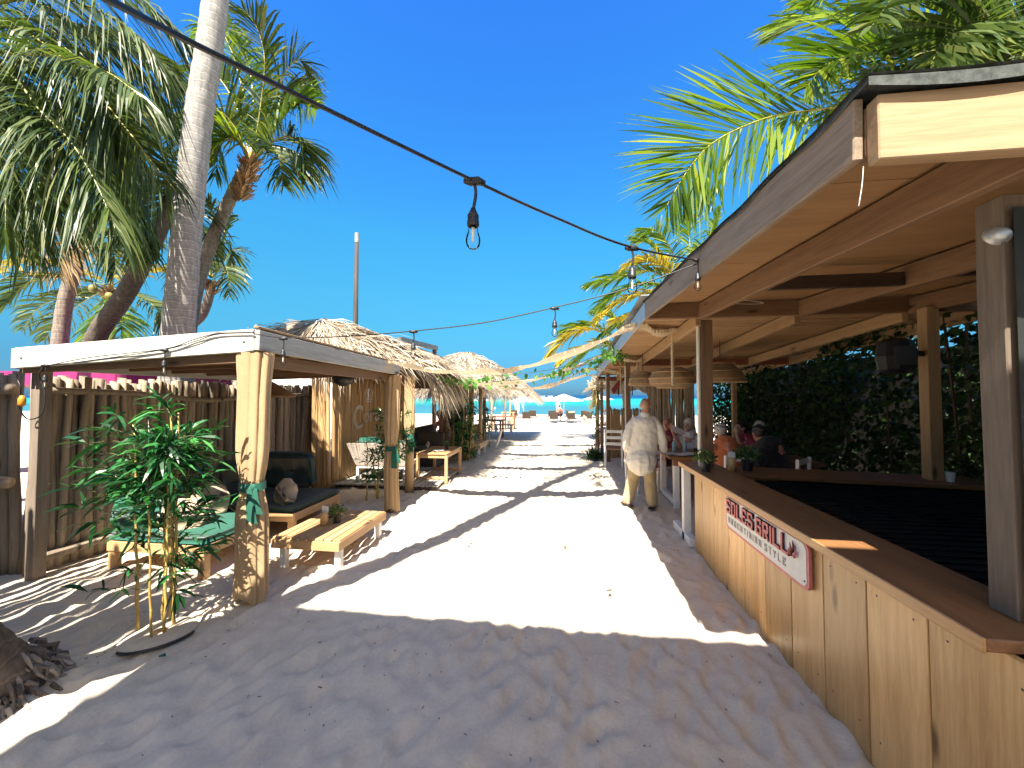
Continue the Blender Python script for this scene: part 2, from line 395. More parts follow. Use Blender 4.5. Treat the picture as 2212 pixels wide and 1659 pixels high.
# the sea: sand-bottom shallows, weed beds and deep water change its colour with distance from the shore
t = NT('sea_water'); tc = t.new('ShaderNodeTexCoord'); sp = t.new('ShaderNodeSeparateXYZ'); t.lk(tc.outputs['Object'], sp.inputs[0])
mp = t.new('ShaderNodeMapping'); mp.inputs['Scale'].default_value = (0.012, 0.10, 1); t.lk(tc.outputs['Object'], mp.inputs[0])
nz = t.noise(mp.outputs[0], 1.0, 5)
mr = t.new('ShaderNodeMath', operation='MULTIPLY_ADD'); mr.inputs[1].default_value = 22; t.lk(nz, mr.inputs[0]); t.lk(sp.outputs['Y'], mr.inputs[2])
lg = t.new('ShaderNodeMath', operation='LOGARITHM'); lg.inputs[1].default_value = 10; t.lk(mr.outputs[0], lg.inputs[0])
m2 = t.new('ShaderNodeMapRange'); m2.inputs['From Min'].default_value = 1.0; m2.inputs['From Max'].default_value = 3.4; t.lk(lg.outputs[0], m2.inputs['Value'])
c = t.ramp(m2.outputs[0], [(0.0, (.16, .30, .30)), (.10, (.05, .17, .20)), (.30, (.035, .15, .19)), (.36, (.02, .22, .21)), (.43, (.015, .30, .25)), (.54, (.015, .27, .24)), (.60, (.008, .12, .19)), (.66, (.004, .04, .12)), (1, (.003, .028, .10))])
t.col(c); t.rough(0.35); t.b.inputs['Specular IOR Level'].default_value = 0.12
mp2 = t.new('ShaderNodeMapping'); mp2.inputs['Scale'].default_value = (0.35, 1.1, 1); t.lk(tc.outputs['Object'], mp2.inputs[0])
t.bump(t.noise(mp2.outputs[0], 1.3, 6), 0.7, 0.5)
sea = MB().grid(lambda u, v: ((u-.5)*9000, 44+8000*v**3, -0.60), 24, 60).build('sea', t.mat, loc=(0, 34, -0.60)); sea['kind'] = 'structure'

def gz(y): return -.018*max(0.0, y-14)-.02
def PG(px, py):
    p = PZ(px, py, 0)
    for _ in range(12): p = PZ(px, py, gz(p.y))
    return p
def PD(px, py, d): return CP + ray(px, py)*d
# ---------------------------------------------------------------- bar kiosk on the right
V = Vector
bar = thing('bar_kiosk', 'open wooden bar kiosk with pine board counter, plywood ceiling and flat felt roof', 'bar', (2.4, 3.0, 0))
seams = [PX(1325+x*.401, 1200, 1.46).y for x in (432, 485, 545, 620, 707, 815, 953, 1125, 1355, 1680, 2140)]
seams = [4.66] + seams[1:-1] + [1.40]
for a, b in zip(seams[:-1], seams[1:]):
    w = a-b-0.007
    board('front_board', (1.475, (a+b)/2, -0.06), (1.475, (a+b)/2, 0.885), 0.028, w, M_FRONT, bar, up=V((0, 1, 0)), bev=.003)
scm = MB().lathe((0, 0, 0), [(.0042, 0), (.0048, .0015), (.003, .0025)], 8).mesh('screw_head'); scm.materials.append(plain('rusty_screw', (.10, .07, .05), .6, .3, 30))
for a, b in zip(seams[:-1], seams[1:]):
    for f in (.2, .8):
        for z in (.12, .80):
            o = link_mesh('screw_head', scm, None, bar, (1.4613, a+(b-a)*f, z)); o.rotation_euler = (0, -math.pi/2, 0)
board('kick_frame', (1.53, 4.6, .35), (1.53, 1.4, .35), .06, .06, M_DARKW, bar)
MB().box((1.62, 3.0, .44), (.012, 3.1, .86)).build('backing_panel', M_DARKW, bar)
board('end_board', (1.50, 1.385, .43), (1.74, 1.385, .43), .02, .88, M_FRONT, bar)
# counter top with its overhanging lip, then the return across the far end
board('counter_top', (1.60, 1.52, .9085), (1.60, 5.03, .9085), .40, .045, M_TOPW, bar, bev=.006)
board('counter_lip', (1.395, 1.52, .908), (1.395, 5.03, .908), .012, .052, M_PINE, bar)
board('return_top', (1.83, 4.58, .905), (4.0, 4.28, .905), .52, .04, M_TOPW, bar, bev=.006)
board('return_front', (1.80, 4.88, .45), (3.9, 4.60, .45), .025, .86, M_PINE, bar)
board('counter_leg', (1.46, 4.96, 0), (1.46, 4.96, .883), .085, .085, M_WHITE, bar)
board('counter_foot', (1.46, 4.72, .05), (1.46, 5.4, .05), .085, .10, M_WHITE, bar)
t = NT('black_worktop'); v = t.coord((1, 12, 1)); f = t.noise(v, 6, 4); t.col(t.ramp(f, [(.4, (.006, .006, .006)), (.7, (.022, .021, .020))])); t.rough(.6); t.b.inputs['Specular IOR Level'].default_value = .15; t.bump(f, .2, .002)
MB().box((2.85, 2.9, .835), (2.08, 2.95, .05), bev=.008).build('worktop', t.mat, bar)
for k in range(30): MB().bar((1.9, 1.62+k*.092, .866), (3.8, 1.62+k*.092, .866), .022, .012).build('grate_bar', t.mat, bar)
MB().box((1.815, 2.95, .875), (.012, 2.9, .03)).build('worktop_rim', plain('steel', (.25, .25, .26), .35, .1, 6, 1.0), bar)
MB().box((3.0, 1.52, .42), (2.3, .03, .84)).build('rear_panel', M_DARKW, bar)
# posts
M_GPOST = wood('grey_brown_post', (.10, .074, .052), (.21, .16, .118), .75)
M_ENDB = wood('end_beam_wood', (.25, .155, .075), (.42, .29, .165), .7)
M_FASC = wood('fascia_wood', (.16, .115, .075), (.34, .26, .185), .75)
board('post', (1.615, 4.73, .932), (1.615, 4.73, 2.62), .13, .13, M_BEAM, bar, up=V((0, 1, 0)), warp=.004)
board('post_trim', (1.535, 4.70, .932), (1.535, 4.70, 2.62), .022, .07, M_LIMEW, bar, up=V((0, 1, 0)))
board('post', (1.675, 1.70, .932), (1.675, 1.70, 2.50), .11, .10, M_GPOST, bar, up=V((0, 1, 0)), warp=.003)
board('post', (3.58, 4.33, 0.86), (3.58, 4.33, 2.62), .11, .11, M_BEAML, bar, up=V((0, 1, 0)))
board('post', (3.72, 1.6, 0), (3.72, 1.6, 2.55), .11, .11, M_BEAM, bar, up=V((0, 1, 0)))
# canvas windbreak hung to the right of the near post
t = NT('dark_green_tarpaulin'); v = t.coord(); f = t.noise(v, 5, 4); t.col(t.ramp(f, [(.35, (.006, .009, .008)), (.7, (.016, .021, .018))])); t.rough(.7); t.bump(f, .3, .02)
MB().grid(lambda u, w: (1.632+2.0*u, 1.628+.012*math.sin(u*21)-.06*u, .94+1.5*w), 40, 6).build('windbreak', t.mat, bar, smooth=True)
# roof: it drops a little towards the near end
def rz(y): return 2.71 + (y-1.36)/(4.57-1.36)*0.13          # top of the eave board
board('fascia', (.945, 1.36, rz(1.36)-.10), (.945, 4.60, rz(4.6)-.10), .03, .20, M_FASC, bar)
board('end_beam', (.965, 1.33, 2.585), (4.4, 1.33, 2.575), .05, .205, M_ENDB, bar, warp=.006)
board('end_beam_back', (.965, 1.385, 2.60), (4.4, 1.385, 2.60), .05, .16, M_BEAM, bar)
board('far_beam', (.965, 4.60, 2.715), (4.4, 4.60, 2.715), .07, .17, M_BEAM, bar)
for x in (1.52, 2.56, 3.62):
    board('rafter', (x, 1.415, 2.575), (x, 4.56, 2.695), .055, .17, M_BEAM, bar, warp=.003)
for x0, x1, y in ((1.55, 2.53, 3.25), (2.59, 3.59, 3.0), (2.59, 3.59, 2.1)):
    board('noggin', (x0, y, rz(y)-.16), (x1, y, rz(y)-.16), .045, .10, M_DARKW, bar)
for y0, y1 in ((1.42, 1.86), (1.868, 3.06), (3.068, 4.56)):
    for x0, x1 in ((.965, 2.55), (2.558, 4.4)):
        MB().prism([(x0, y0, rz(y0)-.038), (x1, y0, rz(y0)-.038), (x1, y1, rz(y1)-.038), (x0, y1, rz(y1)-.038)], (0, 0, .014)).build('ceiling_panel', M_PLY, bar)
t = NT('roofing_felt'); v = t.coord(); f = t.noise(v, 30, 5); t.col(t.ramp(f, [(.35, (.02, .026, .024)), (.65, (.075, .085, .08))])); t.rough(.9); t.bump(f, .5, .01)
def felt(u, w):
    x = .922+3.7*u; y = 1.282+3.46*w
    return (x, y, rz(y)+.008 + .007*math.sin(x*7+y*2) + .006*math.sin(y*11))
mbf = MB().grid(felt, 50, 40); nfl = len(mbf.v)
mbf.grid(lambda u, w: V(felt(u, w))+V((0, 0, .012)), 50, 40)
mbf.grid(lambda u, w: (lambda p: (p[0], p[1], p[2]-(.022+.010*math.sin(u*9+.6)+.008*math.sin(u*23))*(1-w)))(felt(u, 0)), 50, 3)     # torn edge hanging over the end beam
mbf.grid(lambda u, w: (lambda p: (p[0]+.006*w, p[1], p[2]-(.016+.008*math.sin(u*31))*(1-w)))(felt(0, u)), 60, 2)
mbf.build('roof_felt', t.mat, bar, smooth=True)
# mouse-eaten bits of string and the flood lamp on the near post
MB().tube(crv([PY(1865, 360, 1.30), PY(1862, 400, 1.30), PY(1855, 445, 1.30)], 8), .0012, 5).build('hanging_string', M_WHITE, bar)
MB().tube(crv([PY(1733, 316, 1.95), PY(1732, 350, 1.95)], 3), .002, 5).build('hanging_string', M_WHITE, bar)
fl = PZ(2150, 475, 2.33); lp = V((1.625, 1.70, 2.36))
MB().tube([lp+V((-.015, -.05, -.02)), lp+V((.02, .0, .01)), lp+V((.05, .05, .03))], [.03, .036, .02], 14).build('spotlight', plain('lamp_metal', (.55, .56, .55), .4, .1, 9, .6), bar, smooth=True)
MB().tube(crv([PY(1595, 640, 3.6), PY(1580, 655, 3.9), PY(1650, 655, 4.4), PY(1590, 645, 4.5)], 14), .003, 5).build('wire', M_WHITE, bar, smooth=True)
# speaker on the back post
spk = thing('loudspeaker', 'black loudspeaker bracketed to the back post of the bar', 'speaker', (3.40, 4.35, 2.05))
c0 = PY(1935, 770, 4.25)
MB().lathe((c0.x, c0.y, c0.z-.17), [(.10, 0), (.15, .04), (.17, .17), (.15, .31), (.09, .35)], 10, sy=.7).build('cabinet', M_BLACK, spk)
MB().bar(c0+V((.1, 0, .04)), (3.52, 4.33, c0.z+.03), .04, .05).build('bracket', M_BLACK, spk)
MB().lathe((c0.x-.01, c0.y-.122, c0.z-.09), [(.09, 0), (.10, .02), (.10, .16), (.09, .18)], 14, sy=.1).build('grille', plain('grille_grey', (.05, .05, .055), .6), spk)

# ---- sign
GL = {'S': [(1, .86, 1, 1), (1, 1, 0, 1), (0, 1, 0, .56), (0, .56, 1, .44), (1, .44, 1, 0), (1, 0, 0, 0), (0, 0, 0, .14)],
      'O': [(0, 0, 0, 1), (0, 1, 1, 1), (1, 1, 1, 0), (1, 0, 0, 0)], 'L': [(0, 1, 0, 0), (0, 0, 1, 0)],
      'E': [(1, .86, 1, 1), (1, 1, 0, 1), (0, 1, 0, 0), (0, 0, 1, 0), (1, 0, 1, .14), (0, .5, .7, .5)],
      'G': [(1, .82, 1, 1), (1, 1, 0, 1), (0, 1, 0, 0), (0, 0, 1, 0), (1, 0, 1, .5), (1, .5, .5, .5)],
      'R': [(0, 0, 0, 1), (0, 1, 1, 1), (1, 1, 1, .5), (1, .5, 0, .5), (.45, .5, 1, 0)], 'I': [(0, 0, 0, 1)],
      'A': [(0, 0, 0, 1), (0, 1, 1, 1), (1, 1, 1, 0), (0, .5, 1, .5)], 'N': [(0, 0, 0, 1), (0, 1, 1, 0), (1, 0, 1, 1)],
      'T': [(0, 1, 1, 1), (.5, 1, .5, 0)], 'Y': [(0, 1, .5, .5), (1, 1, .5, .5), (.5, .5, .5, 0)]}
sgn = thing('bar_sign', 'white sign board with red rim and raised red grill lettering on the bar front', 'sign', (1.44, 3.2, .6))
SX = 1.449
yl = PX(1573, 1110, SX).y; yr = PX(1755, 1240, SX).y; zt = .865; zb = .575
def rrect(y0, y1, z0, z1, r, x):
    out = []
    for cy, cz, a0 in ((y1+r, z1-r, 0), (y0-r, z1-r, 90), (y0-r, z0+r, 180), (y1+r, z0+r, 270)):
        for k in range(7):
            a = R_(a0+15*k); out.append((x, cy-r*math.cos(a), cz+r*math.sin(a)))
    return out
M_SRED = plain('sign_red', (.58, .17, .16), .55, .12, 20); M_SWHITE = plain('sign_white', (.74, .72, .67), .55, .07, 15)
M_SDARK = plain('sign_dark_red', (.10, .018, .02), .5, .1, 12); M_SGREY = plain('sign_grey', (.36, .34, .31), .6, .1, 30)
MB().prism(rrect(yl, yr, zb, zt, .055, SX), (-.018, 0, 0)).build('rim', M_SRED, sgn)
MB().prism(rrect(yl-.022, yr+.022, zb+.02, zt-.012, .042, SX-.018), (-.003, 0, 0)).build('panel', M_SWHITE, sgn)
def word(txt, y0, z0, h, w, gap, st, depth, mat, back=None):
    y = y0
    for ch in txt:
        if ch == ' ': y -= w*.75; continue
        g = GL[ch]; ww = st if ch == 'I' else w
        for dp, mm, grow, x0 in ([(depth*.75, back, .0025, SX-.021)] if back else []) + [(depth, mat, 0, SX-.0215)]:
            mb = MB()
            for i, (a, b, c, d) in enumerate(g):
                p = V((x0-dp/2-i*.00025, y-st/2-a*(ww-st), z0+st/2+b*(h-st))); q = V((x0-dp/2-i*.00025, y-st/2-c*(ww-st), z0+st/2+d*(h-st)))
                e = (q-p).normalized()*(st/2+grow) if (q-p).length else V((0, 0, 0))
                mb.bar(p-e, q+e, st+grow*2, dp, up=V((1, 0, 0)))
            mb.build('letter' if mm is not back or back is None else 'letter_shadow', mm, sgn)
        y -= ww+gap
    return y
LW = abs(yl-yr)
yy = word('SOLES', yl-.058, .722, .118, LW*.066, LW*.017, .0175, .016, M_SRED, M_SDARK)
yy = word('GRILL', yy-LW*.03, .722, .118, LW*.066, LW*.017, .0175, .016, M_SRED, M_SDARK)
word('ARGENTINIAN STYLE', yl-.062, .632, .050, LW*.027, LW*.0225, .0062, .003, M_SGREY)
for j, (dy, s) in enumerate(((0, 1), (.03, .8), (-.028, .7))):
    b = V((SX-.03-.002*j, yy-.035+dy, .735))
    MB().tube([b+V((0, .012*s, 0)), b+V((0, .022*s, .03*s)), b+V((0, -.006*s, .06*s)), b+V((0, .008*s, .10*s))], [.011*s, .014*s, .009*s, .002], 8).build('flame', M_SRED if j else M_SDARK, sgn, smooth=True)
for yy_, zz_ in ((yl-.03, .80), (yr+.04, .63)):
    MB().lathe((SX-.0215, yy_, zz_-.004), [(.005, 0), (.005, .008)], 8).build('screw', M_BLACK, sgn)

# things standing on the counter
LEAFS = island('pot_leaf', [(0, (.02, .05, .012)), (.5, (.05, .11, .025)), (1, (.14, .22, .08))], .5, .25)
def leaf_blob(mb, c, r, n, s, up=.6, seed=0, flat=1.0):
    rr = random.Random(seed)
    for k in range(n):
        a = rr.uniform(0, 6.28); e = math.asin(rr.uniform(-.35, 1)); q = r*rr.uniform(.35, 1)
        p = V(c)+V((math.cos(a)*math.cos(e)*q, math.sin(a)*math.cos(e)*q, math.sin(e)*q*flat))
        d = (p-V(c)).normalized()*.7+V((rr.gauss(0, .5), rr.gauss(0, .5), rr.gauss(up*.5, .5))); d.normalize()
        _, sd_, u = frame_of(d); w = sd_*math.cos(k)+u*math.sin(k); L = s*rr.uniform(.6, 1.3)
        mb.add([p, p+d*L*.5+w*L*.28, p+d*L, p+d*L*.5-w*L*.28], [(0, 1, 2, 3)])
def pot_plant(loc, s, label, group=None, n=260, seed=1):
    o = thing('potted_plant', label, 'plant', loc, group)
    MB().lathe(loc, [(.040*s, 0), (.052*s, .09*s), (.056*s, .10*s), (.05*s, .10*s)], 14).build('pot', M_BLACK, o)
    mb = MB(); leaf_blob(mb, V(loc)+V((0, 0, .13*s)), .11*s, n, .035*s, .9, seed); mb.build('foliage', LEAFS, o)
    mb = MB(); rr = random.Random(seed)
    for k in range(7):
        a = k*.9; mb.tube([V(loc)+V((0, 0, .08*s)), V(loc)+V((.06*s*math.cos(a), .06*s*math.sin(a), .2*s))], .002*s, 4)
    mb.build('stem', plain('green_stem', (.08, .13, .04), .6), o); return o
pot_plant((1.50, 4.42, .931), 1.0, 'small leafy plant in black pot at the corner of the bar counter', seed=3)
pot_plant((1.98, 4.55, .926), 1.15, 'dark bushy plant in black pot on the far bar counter beside the bamboo menu cup', seed=5, n=420)
def menu_cup(loc, label):
    o = thing('bamboo_cup', label, 'menu holder', loc)
    x, y, z = loc; MB().lathe(loc, [(.042, 0), (.044, .09), (.04, .15), (.034, .15), (.034, .02)], 16).build('cup', M_CANE, o, smooth=True)
    MB().prism([(x-.03, y, z+.03), (x+.03, y, z+.03), (x+.042, y+.01, z+.20), (x-.034, y+.01, z+.21)], (0, .01, 0)).build('folded_paper', M_WHITE, o)
    return o
menu_cup((1.80, 4.50, .926), 'bamboo cup holding a folded white paper on the far bar counter')
cp = PZ(2048, 1050, .925)
MB().lathe((3.66, 4.25, .925), [(.028, 0), (.036, .085), (.036, .09), (.032, .09)], 12).build('paper_cup', M_WHITE).update_tag()
tag(bpy.data.objects['paper_cup'], 'small white paper cup behind the back post of the bar', 'cup')

# ---------------------------------------------------------------- restaurant pergola beyond the bar
per = thing('restaurant_pergola', 'open dining pergola with cane ceiling, timber posts and grey metal eave beyond the bar', 'pergola', (2.4, 7.5, 0))
def ez(y): return 2.80 - (y-4.66)*0.055                 # eave height falls towards the beach
PEND = 11.6
board('eave_sheet', (.935, 4.63, ez(4.63)-.06), (.935, PEND, ez(PEND)-.06), .012, .20, plain('galvanised', (.42, .44, .46), .45, .15, 4, .5), per)
for x in (1.52, 2.56, 3.62, 4.35):
    board('rafter', (x, 4.64, 2.62), (x, PEND, ez(PEND)-.20), .06, .14, M_BEAML, per, warp=.005)
for y in (8.15, PEND-.1):
    board('cross_beam', (.98, y, ez(y)-.19), (4.4, y, ez(y)-.19), .06, .13, M_RED, per)
mb = MB(); y = 4.70; rr = random.Random(4)
while y < PEND:
    rad = rr.uniform(.007, .012); z = ez(y)-.075+rr.uniform(-.004, .004); k = rr.uniform(-.02, .02)
    mb.tube([(.97+rr.uniform(-.02, .02), y, z), (2.6, y+k, z-.006), (4.45, y+k*2, z)], rad, 5); y += rad*2.05
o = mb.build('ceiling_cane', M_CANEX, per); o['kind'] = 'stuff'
MB().box((2.7, 8.15, 2.75), (3.6, 6.9, .01), rx=-.055).build('roof_sheet', plain('roof_tin', (.30, .31, .32), .6, .15, 5, .3), per)
for px_, y in ((1357, 8.15), (1314, 10.6)):
    q = PY(px_, 880, y); board('post', (q.x, y, -.05), (q.x, y, ez(y)-.14), .085, .085, M_BEAM, per, up=V((0, 1, 0)))
    board('post_trim', (q.x-.055, y, -.05), (q.x-.055, y, ez(y)-.14), .018, .05, M_LIMEW, per, up=V((0, 1, 0)))
for px_, y in ((1432, 10.4), (1586, 8.15), (1300, 11.4)):
    q = PY(px_, 880, y); board('post', (q.x, y, -.05), (q.x, y, ez(y)-.2), .08, .08, M_BEAM if px_ != 1586 else M_BEAML, per, up=V((0, 1, 0)))
# strapped white awning rolled up at the beach end
aw = thing('rolled_awning', 'off white canvas awning strapped up under the beach end of the dining pergola', 'awning', (2.0, 11.3, 2.1))
q0, q1 = PY(1318, 800, 11.5), PY(1440, 800, 11.5)
MB().grid(lambda u, w: (q0.x+(q1.x-q0.x)*u, 11.48+.04*math.sin(u*14+w*3), 2.18-.40*w*(1-.55*u)-.03*math.sin(u*9)), 30, 8).build('canvas', cloth('awning_canvas', (.62, .60, .55), .9), aw, smooth=True)
for px_ in (1335, 1365, 1398): 
    q = PY(px_, 800, 11.44); MB().box((q.x, 11.42, 2.0), (.03, .01, .5)).build('strap', M_BLACK, aw)
MB().prism([PY(1320, 842, 11.38), PY(1345, 812, 11.38), PY(1349, 818, 11.38), PY(1326, 852, 11.38)], (0, .03, 0)).build('red_paddle', plain('paddle_red', (.30, .05, .05), .6), aw)
# pendant lamps and rope pulls
def pendant(px_, py_, y, r, h, prof, label):
    c = PY(px_, py_, y); o = thing('pendant_lamp', label, 'lamp', (c.x, c.y, c.z), 'wicker pendant lamps under the pergola')
    MB().lathe((c.x, c.y, c.z), [(r*a, h*b) for a, b in prof], 22).build('shade', cloth('wicker', (.34, .22, .115), .8, 60, .3, .15, .8), o, smooth=True)
    mb = MB()
    for a, b in prof[::1]:
        mb.tube([(c.x+math.cos(t_*.2618)*r*a*1.01, c.y+math.sin(t_*.2618)*r*a*1.01, c.z+h*b) for t_ in range(25)], .008, 5)
    mb.build('hoop', M_CANE, o)
    MB().tube([(c.x, c.y, c.z+h), (c.x, c.y, ez(y)-.09)], .006, 6).build('cord', M_BLACK, o)
    MB().ell((c.x, c.y, c.z+h*.25), .03, 10).build('bulb', M_WHITE, o, smooth=True)
pendant(1389, 833, 7.6, .27, .26, [(.95, 0), (1, .12), (.92, .5), (.6, .88), (.3, 1), (.12, 1)], 'small dome wicker pendant lamp above the standing man')
pendant(1452, 838, 6.6, .36, .34, [(.62, 0), (.96, .2), (1, .45), (.85, .75), (.45, .97), (.15, 1)], 'round wicker pendant lamp beside the rope')
pendant(1556, 825, 6.4, .36, .30, [(1, 0), (1, .16), (.8, .55), (.45, .95), (.15, 1)], 'wide flared wicker pendant lamp near the hedge')
def rope(px_, y, z0, label):
    q = PY(px_, 800, y); o = thing('knotted_rope', label, 'rope', (q.x, y, z0)); top = ez(y)-.1
    mb = MB()
    for k in range(2):
        mb.tube([(q.x+.011*math.cos(t_*.7+k*3.14), y+.011*math.sin(t_*.7+k*3.14), z0+(top-z0)*t_/70) for t_ in range(71)], .013, 6)
    mb.build('strand', cloth('rope_fibre', (.50, .40, .26), .95, 300), o, smooth=True)
    MB().ell((q.x, y, z0-.01), (.026, .026, .03), 8).build('knot', cloth('rope_fibre', (.5, .4, .26)), o, smooth=True); return o
rope(1453, 5.6, 1.92, 'thick twisted rope hanging in front of the round wicker lamp')
rope(1377, 8.0, 2.05, 'twisted rope hanging behind the standing man beside the small wicker lamp')
rope(1341, 9.6, 1.85, 'thin twisted rope hanging near the garland post of the pergola')
# drift root hung like an antler
q = PY(1394, 848, 8.6); dr = MB()
for a in range(7):
    an = -1.2+a*.4; dr.tube(crv([q, q+V((math.sin(an)*.1, 0, .05)), q+V((math.sin(an)*.26, .02, .14+.05*math.cos(a*2)))], 6), [.035, .03, .028, .024, .02, .016, .01], 6)
tag(dr.build('driftwood_root', plain('bleached_root', (.45, .36, .27), .85, .25, 12, bump=.5), smooth=True), 'bleached branching driftwood root hanging in the dining pergola', 'driftwood')
# low cane screen and tall stick screen at the back of the dining area
STK = []
def stick_mesh(i, h=1.0):
    rr = random.Random(i); pts = []; rad = []
    for k in range(8):
        pts.append((rr.gauss(0, .010)*(1 if 0 < k else .3), rr.gauss(0, .010), h*k/7)); rad.append(.5*(1.05-.25*k/7)*rr.uniform(.9, 1.1))
    mb = MB(); mb.tube(pts, [r*1.0 for r in rad], 7); return mb
def make_sticks(n=7, r=.03, h=1.9, name='pole', mat=None, straight=False):
    out = []
    for i in range(n):
        rr = random.Random(i*7+int(h*100)); amp = .002 if straight else .006
        ox = oy = 0; pts = []; rad = []
        for k in range(9):
            ox += rr.gauss(0, amp); oy += rr.gauss(0, amp); pts.append((ox, oy, h*k/8)); rad.append(r*(1.12-.26*k/8)*rr.uniform(.92, 1.08))
        me = MB().tube(pts, rad, 8).mesh(name, smooth=True); me.materials.append(mat); out.append(me)
    return out
def stick_row(parent, p, q, meshes, pitch, jit=.012, zj=.05, name='pole', lean=.02, gap=0.0, z0=-.05, skip=None):
    p, q = V(p), V(q); L = (q-p).length; d = (q-p).normalized(); s = 0; k = 0; rr = random.Random(int(L*1000))
    while s < L:
        w = p+d*s+V((rr.uniform(-jit, jit), rr.uniform(-jit, jit), z0+rr.uniform(-zj, zj)))
        o = link_mesh(name, meshes[rr.randrange(len(meshes))], None, parent, w)
        o.rotation_euler = (rr.gauss(0, lean*.5), rr.gauss(0, lean), rr.uniform(0, 6.28)); 
        f = rr.uniform(.85, 1.15); o.scale = (f, f, 1)
        s += pitch*rr.uniform(.88, 1.12)+(pitch*rr.uniform(.3, .7) if rr.random() < gap else 0)
cs = thing('cane_screen', 'low split cane screen at the beach end of the dining pergola', 'screen', (1.8, 11.3, 0))
cm = make_sticks(4, .022, 1.42, mat=M_CANE, straight=True)
stick_row(cs, (PY(1318, 900, 11.3).x, 11.3, 0), (PY(1400, 900, 11.3).x, 11.3, 0), cm, .031, .003, .03, lean=.004)
ts = thing('stick_screen', 'tall dark stick screen behind the diners next to the hedge', 'screen', (3.0, 10.3, 0))
stick_row(ts, (PY(1402, 900, 10.6).x, 10.6, 0), (PY(1500, 900, 9.6).x, 9.6, 0), make_sticks(5, .028, 2.35, mat=M_STICK), .026, .006, .06, lean=.008)
# hedge of creeper behind the bar and the diners
hed = thing('creeper_hedge', 'tall dark green creeper hedge closing off the back of the bar', 'hedge', (4.4, 6.0, 0))
LEAFD = island('hedge_leaf', [(0, (.010, .024, .007)), (.6, (.022, .055, .012)), (1, (.055, .12, .024))], .5, .3)
mb = MB(); rr = random.Random(11)
for k in range(30000):
    y = rr.uniform(.6, 12.2); z = rr.uniform(.0, 3.3); dep = abs(rr.gauss(0, .28))
    lump = .22*math.sin(y*2.3+z)+.16*math.sin(z*3.1+y*.7)
    x = 4.02+dep+lump*.6+.25
    p = V((x, y, z)); d = V((rr.gauss(-.5, .5), rr.gauss(0, .6), rr.gauss(-.5, .5))); d.normalize(); _, sd_, u = frame_of(d)
    a = rr.uniform(0, 3.14); w = sd_*math.cos(a)+u*math.sin(a); L = rr.uniform(.05, .13)
    mb.add([p, p+d*L*.5+w*L*.36, p+d*L, p+d*L*.5-w*L*.36], [(0, 1, 2, 3)])
mb.build('foliage', LEAFD, hed, loc=(4.4, 6, 0))['kind'] = 'stuff'
mb = MB()
for k in range(26):
    y = .6+k*.45; mb.tube(crv([(4.45+rr.gauss(0, .05), y+rr.gauss(0, .1), 0), (4.4+rr.gauss(0, .1), y+rr.gauss(0, .2), 1.6), (4.4+rr.gauss(0, .1), y+rr.gauss(0, .3), 3.1)], 8), .014, 5)
mb.build('stems', plain('vine_bark', (.09, .06, .04), .9), hed)
bw = thing('hedge_dark_backing', 'dark panel added behind the creeper hedge in place of shade', 'wall', (5.2, 6, 0))
MB().box((5.15, 6.2, 1.2), (.12, 13, 2.4)).build('wall', plain('backing_dark', (.10, .09, .08), .9, .2, 4), bw)  # added dark sheet, so the gaps in the hedge look shaded
# ---------------------------------------------------------------- left side: shade makers behind the camera, fences, canopy
hb = thing('unseen_shade_roof', 'unseen cream slab on posts added behind the viewer for shade and bounced light', 'roof', (2, -2, 0))
M_CREAM = plain('bounce_cream', (.78, .71, .61), .9, .05, 3)  # warm cream picked to bounce fill onto the shaded sand
MB().box((1.9, -2.1, 4.55), (9.6, 3.5, .12)).build('roof_slab', M_CREAM, hb)  # unseen slab shaped to cast the foreground shadow and bounce warm fill
for x in (-2.6, 1.9, 6.4): MB().box((x, -3.6, 2.24), (.25, .25, 4.49)).build('post', M_CREAM, hb)
MB().box((1.9, -3.75, 1.2), (9.4, .15, 2.4)).build('back_wall', M_CREAM, hb)
lh = thing('unseen_shade_block', 'unseen tall block added to shade the left fence corner', 'hut', (-7.6, -1.2, 0))
MB().box((-7.5, -.6, 2.6), (4.2, 3.2, 5.2)).build('wall', M_STICK, lh)  # unseen block added only to keep the near fence panel in shade
M_BARKD = M_STICK
sf2 = thing('side_fence', 'open stick fence closing the sandy corner beside the leaning palm', 'fence', (-4.3, 1.1, 0))
stick_row(sf2, (-5.35, 1.12, 0), (-3.62, 1.06, 0), make_sticks(7, .042, 3.25, mat=M_STICK), .066, .006, .10, gap=.12, lean=.006)
stick_row(sf2, (-3.60, 1.06, 0), (-3.10, 1.05, 0), make_sticks(7, .042, 2.75, mat=M_STICK), .068, .006, .10, gap=.12, lean=.006)

# ---- long stick fence along the left
FX = -5.22
lf = thing('stick_fence', 'tall fence of crooked sticks with a wavy top rail behind the green daybeds', 'fence', (FX, 5.2, 0))
sm2 = make_sticks(9, .036, 1.97, mat=M_STICK)
stick_row(lf, (FX, 3.22, 0), (FX, 7.75, 0), sm2, .047, .012, .035, gap=.05, lean=.012)
stick_row(lf, (FX-.05, 3.25, 0), (FX-.05, 7.75, 0), sm2, .060, .012, .05, lean=.012)
rail = crv([(FX+.07, 3.2, 1.80), (FX+.07, 4.0, 1.77), (FX+.08, 4.9, 1.68), (FX+.08, 5.5, 1.71), (FX+.07, 6.4, 1.76), (FX+.07, 7.7, 1.74)], 30)
MB().tube(rail, .034, 8).build('top_rail', M_STICK, lf, smooth=True)
MB().tube([(FX+.07, 3.2, .14), (FX+.08, 5.4, .12), (FX+.07, 7.7, .15)], .045, 7).build('bottom_rail', M_STICK, lf)
nf_ = thing('near_fence', 'short stick fence panel with rounded rails at the left end of the canopy', 'fence', (-6.0, 3.05, 0))
